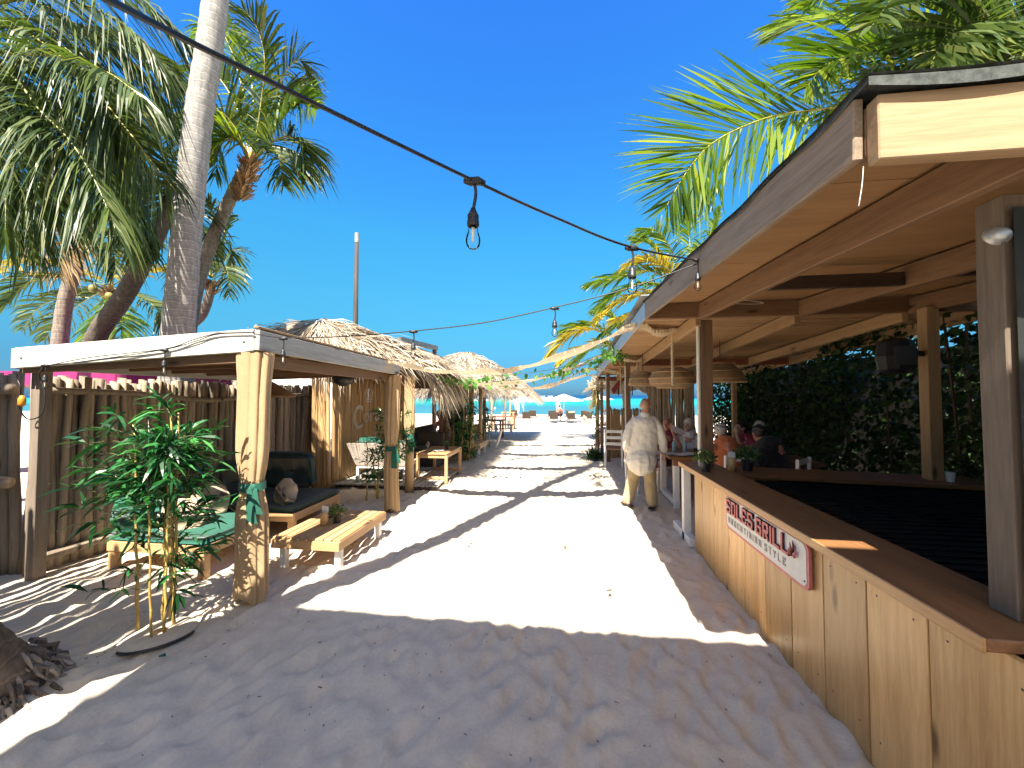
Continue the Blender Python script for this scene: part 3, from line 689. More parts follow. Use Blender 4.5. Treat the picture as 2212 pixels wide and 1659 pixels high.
stick_row(nf_, (-7.4, 3.16, 0), (-5.14, 3.16, 0), make_sticks(7, .042, 2.02, mat=M_STICK), .066, .01, .03)
for z in (1.83, .93): MB().tube([(-7.4, 3.03, z), (-6.3, 3.02, z+.02), (-5.30, 3.03, z-.02)], .055, 9).build('rail', M_STICK, nf_, smooth=True)
# behind the fence: magenta stall roof, thatched sunshades, a white house
M_MAG = plain('magenta_canvas', (.30, .012, .12), .7, .1)
st = thing('market_stall', 'magenta canvas stall showing above the stick fence', 'stall', (-10, 7, 0))
MB().box((-10.6, 7.0, 2.08), (5.6, 2.2, .26)).build('canopy', M_MAG, st)
for x in (-12.6, -8.2): MB().box((x, 6.2, .97), (.16, .16, 1.95)).build('post', M_MAG, st)
M_WALLW = plain('white_render', (.72, .70, .67), .85, .05, 3)
wh = thing('white_house', 'white rendered house showing over the far end of the stick fence', 'building', (-10.5, 15.5, 0))
MB().box((-11.5, 16, 1.4), (6.5, 3, 2.85)).build('wall', M_WALLW, wh)
MB().box((-11.5, 16, 2.88), (6.8, 3.3, .12)).build('parapet', M_WALLW, wh)
MB().box((-10.2, 14.48, 2.1), (.9, .05, .9)).build('window', plain('grey_shutter', (.35, .35, .36), .6), wh)

# thatch maker ---------------------------------------------------------------
STRAW = island('palm_thatch', [(0, (.13, .095, .065)), (.3, (.31, .25, .18)), (.65, (.47, .40, .31)), (1, (.62, .56, .46))], .7, .12, (1.2, 1.1, .9), spec=.3)
STRAWB = plain('thatch_core', (.12, .075, .04), .95, .3, 10)
def strands(mb, fn, n, L, w, seed, spread=.35, lift=.10, edge=False):
    """fn(u,v)->point, downslope dir, normal; strands lie down the slope and stick out a little"""
    rr = random.Random(seed)
    for k in range(n):
        u, v = rr.random(), (1.0-rr.random()*.05 if edge else rr.random())
        p, d, nn = fn(u, v); s = d.cross(nn)
        d2 = (d + s*rr.gauss(0, spread) + nn*rr.uniform(-.02, lift)).normalized(); l = L*rr.uniform(.5, 1.2); ww = w*rr.uniform(.5, 1.3)
        s2 = d2.cross(nn).normalized()*math.cos(k) + nn*math.sin(k)*.6
        a = p+nn*rr.uniform(0, .05); b = a+d2*l*.55+nn*.015; c = a+d2*l + V((0, 0, -.10*l*(1+rr.random())))
        mb.add([a-s2*ww*.5, a+s2*ww*.5, b+s2*ww*.42, b-s2*ww*.42, c], [(0, 1, 2, 3), (3, 2, 4)])
def hip_roof(o, x0, x1, y0, y1, zr, ze, ridge, n, seed, L=.75, w=.022, sides='news', sag=.12, zc=None):
    """thatched hip roof; ridge=((x,y),(x,y))"""
    (ax, ay), (bx, by) = ridge
    A, B = V((ax, ay, zr)), V((bx, by, zr)); c = [V((x0, y0, ze)), V((x1, y0, ze)), V((x1, y1, ze)), V((x0, y1, ze))]
    if zc:
        for q_, z_ in zip(c, zc): q_.z = z_
    planes = {'s': (c[0], c[1], A, A if ay != by else B), 'e': (c[1], c[2], A, B), 'n': (c[2], c[3], B, B), 'w': (c[3], c[0], B, A)}
    if ay == by: planes = {'s': (c[0], c[1], A, B), 'e': (c[1], c[2], B, B), 'n': (c[2], c[3], B, A), 'w': (c[3], c[0], A, A)}
    core = MB(); th = MB(); ed = MB()
    for k, (e0, e1, r0, r1) in planes.items():
        core.add([e0, e1, r1, r0] if (r0-r1).length > 1e-3 else [e0, e1, r0], [(0, 1, 2, 3)] if (r0-r1).length > 1e-3 else [(0, 1, 2)])
        if k not in sides: continue
        nn = (e1-e0).cross((r0+r1)/2-e0).normalized(); area = ((e1-e0).length+(r1-r0).length)/2*((r0+r1)/2-(e0+e1)/2).length
        def fn(u, v, e0=e0, e1=e1, r0=r0, r1=r1, nn=nn):
            top = r0.lerp(r1, u); bot = e0.lerp(e1, u); v2 = v**.8; p = top.lerp(bot, v2)
            return p + nn*(.05+sag*math.sin(v2*3.14)*.5), (bot-top).normalized(), nn
        strands(th, fn, int(n*area), L, w, seed, .28, .12)
        strands(ed, fn, int(n*(e1-e0).length*.55), L*(.3 if zc and k == 's' else .9), w*1.1, seed+5, .35, .02, True)
    core.build('roof_core', STRAWB, o)
    p = th.build('thatch', STRAW, o); p['kind'] = 'stuff'; p = ed.build('eave_fringe', STRAW, o); p['kind'] = 'stuff'
    cap = MB(); rr = random.Random(seed)
    for k in range(int(160*((A-B).length+.6))):
        p = A.lerp(B, rr.random())+V((0, 0, .08)); a = rr.uniform(0, 6.28); d = V((math.cos(a), math.sin(a)*.7, -.35)).normalized(); l = rr.uniform(.3, .6)
        s2 = V((-math.sin(a), math.cos(a), 0))*w*.5; cap.add([p-s2, p+s2, p+d*l*.6+s2+V((0, 0, .03)), p+d*l*.6-s2+V((0, 0, .03)), p+d*l-V((0, 0, .1))], [(0, 1, 2, 3), (3, 2, 4)])
    cap.build('ridge_cap', STRAW, o)['kind'] = 'stuff'
def sunshade(loc, r, label):
    o = thing('thatched_sunshade', label, 'sunshade', loc, 'thatched sunshades beyond the stick fence'); x, y, z = loc
    MB().tube([(x, y, 0), (x, y, 2.5)], .07, 8).build('pole', M_STICK, o)
    MB().lathe((x, y, 2.0), [(r, 0), (r*.6, .28), (.05, .62)], 16).build('roof_core', STRAWB, o)
    th = MB(); strands(th, lambda u, v: (V((x+math.cos(u*6.28)*r*v, y+math.sin(u*6.28)*r*v, 2.64-.62*v)), V((math.cos(u*6.28), math.sin(u*6.28), -.5)).normalized(), V((math.cos(u*6.28)*.4, math.sin(u*6.28)*.4, .9)).normalized()), 1100, .5, .03, 5); th.build('thatch', STRAW, o)['kind'] = 'stuff'; return o
for k, (px_, y) in enumerate(((250, 8.5), (410, 10.0), (478, 14.0))):
    q = PY(px_, 815, y); sunshade((q.x, q.y, 0), 1.3, ['thatched sunshade top beside the magenta stall post', 'thatched sunshade top behind the big grey palm trunk', 'small distant thatched sunshade top over the stick fence'][k])

# ---- square timber canopy with burlap curtains
can = thing('timber_canopy', 'square whitewashed timber canopy with burlap curtains tied in green', 'canopy', (-3.9, 4.3, 0))
CFR, CFL, CBR, CBL = V((-2.60, 2.93, 2.215)), V((-5.06, 2.93, 2.10)), V((-2.60, 5.70, 2.155)), V((-5.12, 5.70, 2.08))
M_OLDP = wood('old_post', (.15, .115, .085), (.30, .24, .185), .8)
board('front_beam', CFL, CFR, .05, .19, M_LIMEW, can, warp=.002)
board('side_beam', CFR+V((.028, -.02, 0)), CBR+V((.028, 0, 0)), .05, .17, M_GREYW, can)
board('side_beam', CFL+V((-.03, -.02, -.005)), CBL+V((-.03, 0, 0)), .05, .19, M_GREYW, can)
board('back_beam', CBL, CBR, .05, .17, M_BEAM, can)
board('inner_beam', V((-2.68, 2.97, 2.06)), V((-2.68, 5.66, 2.03)), .06, .12, M_BEAM, can)
board('inner_beam', V((-5.10, 2.99, 2.01)), V((-2.72, 2.99, 2.08)), .06, .10, M_BEAM, can)
for k in range(5):
    y = 3.4+k*.5; board('rafter', (-5.1, y, 2.07), (-2.66, y, 2.12), .05, .08, M_BEAM, can)
for k in range(6):
    y0 = 2.98+k*.452; a = 2.19; board('roof_board', (-5.16, y0+.22, 2.192-.006*k), (-2.58, y0+.22, 2.302-.011*k), .445, .018, M_PLY, can)
board('roof_edge', (-2.575, 2.9, 2.325), (-2.575, 5.74, 2.26), .05, .018, M_BEAML, can)
for p, z, m in (((-2.66, 3.02), 2.12, M_BEAML), ((-2.66, 5.62), 2.07, M_BEAM), ((-5.06, 3.10), 2.0, M_OLDP), ((-5.05, 5.62), 2.0, M_BEAM)):
    board('post', (p[0], p[1], -.06), (p[0], p[1], z), .10, .10, m, can, up=V((0, 1, 0)))
for p, q in ((CFL, CFR),):
    for f in (.03, .965): 
        c = p.lerp(q, f); MB().lathe((c.x, c.y-.032, c.z-.012), [(.004, 0), (.013, .006), (.013, .018), (.004, .024)], 10, sy=.6).build('bolt', plain('zinc', (.45, .45, .44), .5, .1, 9, .5), can)
def curtain(parent, cx, cy, ztop, zbot, r, seed, tie_z=.98, sway=0.0, label=None):
    rr = random.Random(seed); nf = 11; ph = [rr.uniform(0, 6.28) for _ in range(4)]
    def fn(u, v):
        a = 2*math.pi*u; z = ztop + (zbot-ztop)*v
        tz = (z-tie_z)/(ztop-zbot); pinch = 1 - .30*math.exp(-(tz/.08)**2)
        flare = 1.0 + .18*math.exp(-((v-.0)/.10)**2) + .10*v
        amp = .10*(.5+.5*abs(math.sin(v*3.0)))
        rad = r*pinch*flare*(1.04-.30*(1-abs(math.sin(4.5*a+ph[0]+.5*math.sin(v*4+ph[1])))**.6)*(1.15-.4*pinch) + .05*math.sin(13*a+ph[2]+v*5)*(1.2-pinch+.3) + .04*math.sin(3*a+v*7+ph[3]))
        return (cx+math.cos(a)*rad+sway*math.sin(v*3.1), cy+math.sin(a)*rad*.62, z + (.03*math.sin(a*3+ph[3]) if v > .98 else 0))
    c = MB().grid(fn, 96, 60).build('curtain', M_BURLAP, parent, smooth=True)
    hd = MB()
    for k in range(9):
        a = k*.7; hd.tube([(cx+math.cos(a)*r*.9, cy+math.sin(a)*r*.55, ztop-.02), (cx+math.cos(a)*r*.7, cy+math.sin(a)*r*.4, ztop+.02)], .006, 5)
    hd.build('curtain_heading', M_BURLAP, parent)
    tb = MB(); rt = r*.80
    tb.grid(lambda u, v: (cx+sway*.8+math.cos(u*6.2832)*(rt+.008), cy+math.sin(u*6.2832)*(rt*.66+.008), tie_z-.035+.07*v+.012*math.sin(u*6.28)), 28, 3)
    for dx, dl in ((.0, .30), (.05, .22)):
        tb.grid(lambda u, v, dx=dx, dl=dl: (cx+rt*.55+dx+.02*u+(.07)*(v-.5)*(.5+u), cy-rt*.68-.02-.01*math.sin(u*4), tie_z-dl*u), 8, 2)
    tb.ell((cx+rt*.55+.02, cy-rt*.68-.012, tie_z), (.03, .018, .03), 10)
    tb.build('curtain_tie', M_GREEN, parent, smooth=True)
curtain(can, -2.665, 3.00, 2.115, .03, .132, 2)
curtain(can, -2.61, 5.60, 2.055, .02, .108, 5, tie_z=.95, sway=-.02)
# lamp shades hanging under the canopy
lt = thing('wicker_lamp', 'flared brown wicker shade hanging under the timber canopy', 'lamp', (-3.2, 4.4, 1.7))
q = PY(590, 850, 4.4); MB().lathe((q.x-.05, q.y, q.z-.05), [(.30, 0), (.28, .03), (.10, .16), (.03, .20)], 20).build('shade', cloth('wicker2', (.24, .13, .06), .8, 60, .3, .1, .8), lt, smooth=True)
MB().tube([(q.x-.05, q.y, q.z+.15), (q.x-.05, q.y, 2.05)], .006, 6).build('cord', M_BLACK, lt)
ls = thing('black_lamp', 'black dome lamp under the far beam of the timber canopy', 'lamp', (-3.6, 5.5, 1.9))
q = PY(742, 824, 5.35); MB().lathe((q.x, q.y, q.z-.02), [(.05, -.05), (.13, 0), (.16, .07), (.14, .10)], 16).build('shade', M_BLACK, ls, smooth=True)
MB().tube([(q.x, q.y, q.z+.07), (q.x, q.y, 2.05)], .008, 6).build('stem', M_BLACK, ls)

# ---- daybeds, cushions and the slatted table under the canopy
def daybed(name, label, x0, x1, y0, y1, z, mat, cush=.10, group=None, legs=True):
    o = thing(name, label, 'daybed', ((x0+x1)/2, (y0+y1)/2, 0), group)
    board('front_rail', (x1-.02, y0+.04, z-.05), (x1-.02, y1-.04, z-.05), .04, .10, M_TEAK, o); board('rear_rail', (x0+.02, y0+.04, z-.05), (x0+.02, y1-.04, z-.05), .04, .10, M_TEAK, o)
    board('end_rail', (x0, y0+.02, z-.05), (x1, y0+.02, z-.05), .04, .10, M_TEAK, o); board('end_rail', (x0, y1-.02, z-.05), (x1, y1-.02, z-.05), .04, .10, M_TEAK, o)
    MB().box(((x0+x1)/2, (y0+y1)/2, z-.03), (x1-x0-.1, y1-y0-.1, .02)).build('seat_board', M_TEAK, o)
    for x in (x0+.04, x1-.045):
        for y in (y0+.05, y1-.05): board('leg', (x, y, -.06), (x, y, z-.1), .075, .075, M_TEAK, o, up=V((0, 1, 0)))
    pad(o, 'seat_cushion', ((x0+x1)/2, (y0+y1)/2, z+cush/2+.002), (x1-x0, y1-y0, cush), mat)
    return o
def pad(parent, name, c, size, mat, rx=0, ry=0, rz=0, puff=.35):
    n = 10; sx, sy, sz = [s/2 for s in size]; M = Matrix.Translation(V(c)) @ Matrix.Rotation(rz, 4, 'Z') @ Matrix.Rotation(ry, 4, 'Y') @ Matrix.Rotation(rx, 4, 'X')
    mb = MB(); ph = random.random()*6
    def q(u, v, s):
        x, y = u*2-1, v*2-1; e = ((1-abs(x)**5)*(1-abs(y)**5)); zz = sz*(1-puff+puff*max(0, e)**.5)
        wr = .006*math.sin(x*7+ph)*math.sin(y*5+ph)
        return M @ V((x*sx*(1-.02*abs(y)**3), y*sy*(1-.02*abs(x)**3), s*zz + (wr if s > 0 else 0)))
    mb.grid(lambda u, v: q(u, v, 1), n, n); mb.grid(lambda u, v: q(1-u, v, -1), n, n)
    b = len(mb.v); m = n+1
    rim = [(i, 0) for i in range(n)] + [(n, j) for j in range(n)] + [(i, n) for i in range(n, 0, -1)] + [(0, j) for j in range(n, 0, -1)]
    T = [i*m+j for i, j in rim]; B = [m*m+(n-i)*m+j for i, j in rim]
    for k in range(len(rim)):
        k2 = (k+1) % len(rim); mb.f.append((T[k], B[k], B[k2], T[k2])); mb.m.append(0)
    return mb.build(name, mat, parent, smooth=True)
def pillow(label, c, size, mat, rx, rz, ry=0):
    o = pad(None, 'throw_pillow', c, size, mat, rx=rx, rz=rz, ry=ry, puff=.85); return tag(o, label, 'pillow')
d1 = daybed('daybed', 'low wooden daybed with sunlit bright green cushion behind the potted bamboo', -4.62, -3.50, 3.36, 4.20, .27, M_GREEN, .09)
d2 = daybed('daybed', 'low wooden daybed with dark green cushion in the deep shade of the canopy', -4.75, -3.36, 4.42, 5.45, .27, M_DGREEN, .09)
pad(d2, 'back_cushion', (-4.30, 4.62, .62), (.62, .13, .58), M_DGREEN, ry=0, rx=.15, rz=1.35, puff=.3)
pad(d2, 'back_cushion', (-4.12, 5.28, .64), (.85, .13, .55), M_DGREEN, rx=.18, rz=.08, puff=.3)
pad(d1, 'back_cushion', (-4.38, 3.95, .56), (.60, .13, .5), M_DGREEN, rx=.2, rz=1.3, puff=.3)
pillow('beige throw pillow lying on the bright green cushion', (-4.02, 3.62, .47), (.42, .13, .36), M_BEIGE, -.55, .55)
pillow('bright green throw pillow leaning at the fence end of the daybed', (-4.42, 3.50, .52), (.42, .13, .40), M_GREEN, -.4, 1.1)
pillow('second beige throw pillow propped against the dark back cushion', (-4.15, 4.05, .50), (.38, .12, .36), M_BEIGE, -.5, .9)
pillow('beige throw pillow on the dark green daybed behind the curtain', (-3.62, 4.62, .47), (.34, .12, .34), M_BEIGE, -.3, -.5, .4)
tb_ = thing('slatted_table', 'low slatted wooden coffee table on white legs beside the tied curtain', 'table', (-2.62, 4.15, 0))
TX0, TX1, TY0, TY1, TZ = -2.98, -2.23, 3.60, 4.62, .30
for k in range(8):
    x = TX0+.045+k*(TX1-TX0-.09)/7; board('slat', (x, TY0+.022, TZ-.013), (x, TY1-.022, TZ-.013), .082, .026, M_TEAK, tb_)
board('apron', (TX0, TY0+.01, TZ-.062), (TX1, TY0+.01, TZ-.062), .022, .09, M_TEAK, tb_); board('apron', (TX0, TY1-.01, TZ-.062), (TX1, TY1-.01, TZ-.062), .022, .09, M_TEAK, tb_)
board('apron', (TX1-.01, TY0+.02, TZ-.06), (TX1-.01, TY1-.02, TZ-.06), .022, .09, M_TEAK, tb_); board('apron', (TX0+.01, TY0+.02, TZ-.06), (TX0+.01, TY1-.02, TZ-.06), .022, .09, M_TEAK, tb_)
for x in (TX0+.08, TX1-.06):
    for y in (TY0+.10, TY1-.09): board('leg', (x, y, -.05), (x, y, TZ-.11), .065, .065, M_WHITE, tb_, up=V((0, 1, 0)))
menu_cup((-2.67, 4.02, TZ+.001), 'bamboo cup holding a white card on the slatted coffee table')
pot_plant((-2.58, 4.12, TZ+.001), .85, 'small dark potted plant on the slatted coffee table', seed=9, n=220)
MB().box((-2.78, 4.30, TZ+.055), (.09, .09, .11), bev=.01).build('ash_pot', M_BLACK); tag(bpy.data.objects['ash_pot'], 'small black square pot on the slatted coffee table', 'pot')

# ---- bamboo plants
BLEAF = island('bamboo_leaf', [(0, (.006, .03, .010)), (.5, (.016, .085, .026)), (.85, (.035, .18, .05)), (1, (.09, .34, .08))], .32, .25, (1.3, 1.6, .6))
M_CULM = wood('bamboo_culm', (.34, .22, .05), (.55, .40, .12), .35, axis=2, ring=4, knots=False)
def bamboo(loc, h, label, nc=5, rad=.015, n=620, seed=1, spread=.28, leafL=.16, cut=.55, z_low=.35, basin=True, group=None, thick=1.0):
    o = thing('bamboo_plant', label, 'plant', loc, group); rr = random.Random(seed); L0 = V(loc); culms = []
    for k in range(nc):
        a = rr.uniform(0, 6.28); b = L0+V((math.cos(a)*.10*thick, math.sin(a)*.10*thick, -.03)); hh = h*rr.uniform(.8, .97); tip = b+V((rr.gauss(0, .06), rr.gauss(0, .06), hh))
        pts = [b.lerp(tip, i/12)+V((rr.gauss(0, .004), rr.gauss(0, .004), 0)) for i in range(13)]
        mb = MB(); r = rad*rr.uniform(.75, 1.2); mb.tube(pts, [r*(1-.55*i/12) for i in range(13)], 8)
        for i in range(1, 12): mb.lathe(pts[i]-V((0, 0, .004)), [(r*(1-.55*i/12)*1.0, 0), (r*(1-.55*i/12)*1.22, .004), (r*(1-.55*i/12), .008)], 8)
        mb.build('culm', M_CULM, o, smooth=True); culms.append((b, tip))
    lv = MB(); tw = MB()
    nb = n//9
    for k in range(nb):
        b, tip = culms[rr.randrange(nc)]; f = z_low+(1-z_low)*rr.random()**.8; p = b.lerp(tip, f)
        a = rr.uniform(0, 6.28); len_ = spread*(1.25-.75*abs(f-.35)*1.4)*rr.uniform(.5, 1.25); el_ = rr.uniform(.0, .9)
        q = p+V((math.cos(a)*math.cos(el_), math.sin(a)*math.cos(el_), math.sin(el_)*.8))*len_
        tw.tube([p, p.lerp(q, .5)+V((0, 0, .02)), q], [.003, .0022, .001], 4)
        for j in range(9):
            s = p.lerp(q, .35+.65*rr.random()); d = (q-p).normalized()*.9+V((rr.gauss(0, .6), rr.gauss(0, .6), rr.gauss(-.1, .45))); d.normalize()
            _, sd_, u = frame_of(d); L = leafL*rr.uniform(.55, 1.25); w = L*.070*rr.uniform(.8, 1.3); t_ = rr.gauss(0, .5); sv = sd_*math.cos(t_)+u*math.sin(t_)
            m1 = s+d*L*.35+V((0, 0, .01)); m2 = s+d*L*.75-V((0, 0, L*.06)); e = s+d*L-V((0, 0, L*.22))
            lv.add([s, m1+sv*w, m1-sv*w, m2+sv*w*.75, m2-sv*w*.75, e], [(0, 1, 2), (2, 1, 3, 4), (4, 3, 5)])
    lv.build('foliage', BLEAF, o)['kind'] = 'stuff'; tw.build('twigs', plain('bamboo_twig', (.10, .12, .04), .7), o)
    if basin: 
        MB().grid(lambda u, v: L0+V((.07, -.02, 0))+V((math.cos(u*6.28)*(.05+.17*v), math.sin(u*6.28)*(.05+.17*v), .018-.03*max(0, v-.75)*4*.6)), 28, 5).build('sand_mound', M_SAND, o, smooth=True)
        MB().tube([L0+V((.07, -.02, 0))+V((math.cos(t_*.11-1.9)*.225, math.sin(t_*.11-1.9)*.225, -.008+.018*math.sin(t_*.155))) for t_ in range(21)], .010, 6).build('pot_rim', M_BLACK, o)
    return o
bamboo((-3.03, 2.52, 0), 1.72, 'tall artificial bamboo planted in the sand in front of the green daybed', nc=7, rad=.0115, n=1500, seed=4, spread=.34, leafL=.17, thick=1.2, z_low=.22)
bamboo((-2.95, 6.35, 0), 1.55, 'leafy bamboo behind the far curtain of the canopy', nc=6, n=620, seed=8, spread=.30, leafL=.17, basin=False)
bamboo((-3.20, 6.15, 0), .9, 'short bamboo with hanging leaves in front of the wicker sofa', nc=3, n=200, seed=18, spread=.24, leafL=.16, basin=False)
# ---------------------------------------------------------------- thatched huts along the path
h1 = thing('thatched_hut', 'long palm thatched hut with logo painted stick wall behind the timber canopy', 'hut', (-4.6, 9.5, 0))
hip_roof(h1, -7.4, -2.42, 6.68, 13.3, 3.28, 2.02, ((-4.95, 7.35), (-4.95, 12.3)), 420, 31, L=.85, w=.019, sides='se', zc=(2.55, 2.30, 1.98, 2.0))
def round_post(parent, px_, py_, r, top, mat=M_CANE, name='post', y=None):
    q = PG(px_, py_) if y is None else PY(px_, py_, y)
    MB().tube([(q.x, q.y, gz(q.y)-.05), (q.x+random.gauss(0, .01), q.y, top*.5), (q.x, q.y, top)], [r*1.1, r, r*.95], 9).build(name, mat, parent, smooth=True); return q
M_POSTL = wood('peeled_post', (.40, .25, .12), (.62, .44, .24), .7, axis=2, ring=6)
M_POSTD = wood('brown_post', (.16, .09, .05), (.33, .20, .11), .7, axis=2, ring=6)
q2 = round_post(h1, 884, 1062, .075, 2.2, M_POSTL)
curtain(h1, q2.x, q2.y-.02, 2.1, .95, .095, 12, tie_z=1.02)
q3 = round_post(h1, 1018, 990, .075, 2.15, M_POSTL)
round_post(h1, 962, 985, .075, 2.2, M_POSTD); round_post(h1, 1038, 972, .065, 2.1, M_POSTL); round_post(h1, 995, 935, .07, 2.2, M_POSTD)
# fan of loose fronds drooping at the near corner
mb = MB(); rr = random.Random(77)
for k in range(420):
    f = rr.random(); s = V((-2.48+rr.gauss(0, .07), 6.75+1.6*f, 2.12+rr.uniform(-.05, .12))); d = V((.30+rr.gauss(0, .14), .20+rr.gauss(0, .22), -.75)).normalized(); L = rr.uniform(.45, .95)*(1.05-.25*f); w = rr.uniform(.010, .02)
    sv = V((math.cos(k), math.sin(k), 0)); a = s+d*L*.5+V((.04, 0, .03)); e = s+d*L
    mb.add([s-sv*w*.6, s+sv*w*.6, a+sv*w, a-sv*w, e], [(0, 1, 2, 3), (3, 2, 4)])
mb.build('hanging_fringe', STRAW, h1)['kind'] = 'stuff'
# stick wall with the faded white painted logo
WX = -4.42
stick_row(h1, (-4.80, 6.86, 0), (WX, 6.86, 0), make_sticks(7, .036, 2.2, mat=M_CANE), .058, .006, .05, lean=.006)
stick_row(h1, (WX, 6.92, 0), (WX, 10.3, 0), make_sticks(7, .036, 2.15, mat=M_CANE), .056, .006, .05, lean=.006)
M_FADED = plain('faded_white_paint', (.62, .54, .45), .8, .25, 60)
def painted_text(txt, x, z, size, sx=1.0, shear=0.0):
    cu = bpy.data.curves.new('painted_letter', 'FONT'); cu.body = txt; cu.size = size; cu.shear = shear; cu.extrude = .001; cu.offset = size*.012
    ob = bpy.data.objects.new('painted_letter', cu); COL.objects.link(ob)
    me = bpy.data.meshes.new_from_object(ob.evaluated_get(bpy.context.evaluated_depsgraph_get())); COL.objects.unlink(ob); bpy.data.objects.remove(ob)
    xs_ = [v.co.x for v in me.vertices]
    for v in me.vertices:
        Yy = x+v.co.x*sx; Zz = z+v.co.y; v.co = V((WX+.046+.003*math.sin(Yy*112)+v.co.z, Yy, Zz))
    o = link_mesh('painted_letter', me, M_FADED, h1, (0, 0, 0)); return max(xs_)*sx
wq0 = PX(762, 928, WX+.04); wq1 = PX(862, 900, WX+.04)
x = wq0.y; hC = PX(768, 872, WX+.04).z-wq0.z; span = (wq1.y-wq0.y)
for i, ch in enumerate('Corona'):
    w = painted_text(ch, x, wq0.z+(hC*.22 if i else 0), hC*1.35 if i == 0 else hC*.85, span/3.1/(hC*1.35)*(1.0 if i else .8)); x += w+.03
cq = PX(797, 858, WX+.05); cw = span*.10
for i in range(5):      # little crown above the word
    a = (i-2)*.45; p = V((cq.x, cq.y+cw*.6*math.sin(a), cq.z-.06)); e = V((cq.x, cq.y+cw*math.sin(a), cq.z+.16*math.cos(a)+.02))
    MB().bar(p, e, .03, .003, up=V((1, 0, 0))).build('painted_crown', M_FADED, h1); MB().ell(e, (.003, .03, .025), 8).build('painted_crown', M_FADED, h1)
for zz in (-.10, -.06): MB().box((cq.x+.002, cq.y, cq.z+zz), (.003, cw*1.3, .022)).build('painted_crown', M_FADED, h1)
stick_row(h1, (-4.3, 12.9, 0), (-3.3, 12.9, 0), make_sticks(5, .03, 2.0, mat=M_STICK), .05, .006, .05)
# slatted deck
dk = thing('slatted_deck', 'weathered slatted timber deck under the edge of the thatched hut', 'deck', (-3.4, 7.8, 0))
for k in range(19):
    x = -4.45+k*.113; board('slat', (x, 6.86+.004*k, .055), (x, 8.75, .055), .088, .026, M_GREYW, dk)
for y in (6.95, 7.8, 8.65): board('bearer', (-4.5, y, .015), (-2.37, y, .015), .07, .05, M_DARKW, dk)
# wicker sofa seen from behind
t = NT('white_wicker'); v = t.coord(); br = t.new('ShaderNodeTexBrick'); t.lk(v, br.inputs['Vector']); br.inputs['Scale'].default_value = 1.0
br.inputs['Brick Width'].default_value = .075; br.inputs['Row Height'].default_value = .024; br.inputs['Mortar Size'].default_value = .0022; br.inputs['Color1'].default_value = (.56, .49, .42, 1); br.inputs['Color2'].default_value = (.42, .35, .29, 1); br.inputs['Mortar'].default_value = (.13, .10, .08, 1)
sw = t.new('ShaderNodeMapping'); sw.inputs['Rotation'].default_value = (R_(90), 0, 0); t.lk(v, sw.inputs[0]); t.lk(sw.outputs[0], br.inputs['Vector'])
t.col(br.outputs['Color']); t.rough(.55); t.bump(br.outputs['Fac'], -.6, .006); M_WICK = t.mat
ws = thing('wicker_sofa', 'pale woven wicker sofa seen from behind on the slatted deck', 'sofa', (-3.75, 7.35, 0))
bx0, bx1 = PY(748, 955, 7.12).x, -3.06
MB().prism([(bx0, 7.12, .80), (bx1, 7.12, .82), (bx1, 7.20, .36), (bx0+.17, 7.20, .36), (bx0+.12, 7.19, .45)], (0, .07, 0)).build('backrest', M_WICK, ws)
MB().box(((bx0+bx1)/2+.08, 7.55, .36), (bx1-bx0-.2, .65, .10), bev=.01).build('seat', M_WICK, ws)
for sx_ in (bx0+.2, bx1-.05):
    for sy_ in (7.22, 7.82): MB().box((sx_, sy_, .19), (.05, .05, .27)).build('leg', M_WHITE, ws)
MB().box(((bx0+bx1)/2+.08, 7.21, .325), (bx1-bx0-.2, .03, .03)).build('bottom_rail', M_WHITE, ws)
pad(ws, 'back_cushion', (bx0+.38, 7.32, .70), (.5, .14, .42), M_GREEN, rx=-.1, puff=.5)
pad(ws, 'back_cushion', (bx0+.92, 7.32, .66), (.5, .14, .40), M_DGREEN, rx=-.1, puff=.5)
# wooden table in front of the deck with drinks
wt = thing('wooden_table', 'open framed wooden table with glass and plate beside the thatched hut', 'table', (-2.6, 7.9, 0))
AX0, AX1, AY0, AY1, AZ = -2.93, -2.34, 7.45, 8.45, .58
for x in (AX0, AX1):
    for y in (AY0, AY1): board('leg', (x, y, 0), (x, y, AZ-.03), .055, .055, M_TEAK, wt, up=V((0, 1, 0)))
board('table_top', (AX0+.29, AY0-.03, AZ), (AX0+.29, AY1+.03, AZ), .64, .03, M_TEAK, wt)
for y in (AY0, AY1): board('apron', (AX0, y, AZ-.055), (AX1, y, AZ-.055), .02, .06, M_TEAK, wt); board('stretcher', (AX0, y, .1), (AX1, y, .1), .02, .05, M_TEAK, wt)
for x in (AX0, AX1): board('apron', (x, AY0, AZ-.055), (x, AY1, AZ-.055), .02, .06, M_TEAK, wt)
t = NT('clear_glass'); t.b.inputs['Transmission Weight'].default_value = 1; t.rough(.03); t.b.inputs['IOR'].default_value = 1.3; t.col((.95, .97, .97)); M_GLASS = t.mat
wg = MB().lathe((-2.78, 7.62, AZ+.016), [(.035, 0), (.035, .004), (.006, .01), (.006, .09), (.035, .13), (.042, .17), (.034, .22), (.031, .22), (.038, .17), (.03, .135), (.002, .1)], 14).build('wine_glass', M_GLASS, smooth=True); tag(wg, 'wine glass standing on the open framed wooden table', 'glass')
pl = MB().lathe((-2.6, 7.75, AZ+.016), [(.06, 0), (.12, .012), (.125, .016), (.118, .016), (.06, .006)], 20).build('plate', M_WHITE, smooth=True); tag(pl, 'white plate on the open framed wooden table', 'plate')
pot_plant((-2.50, 8.0, AZ+.016), .8, 'little potted plant on the open framed wooden table', seed=21, n=160)
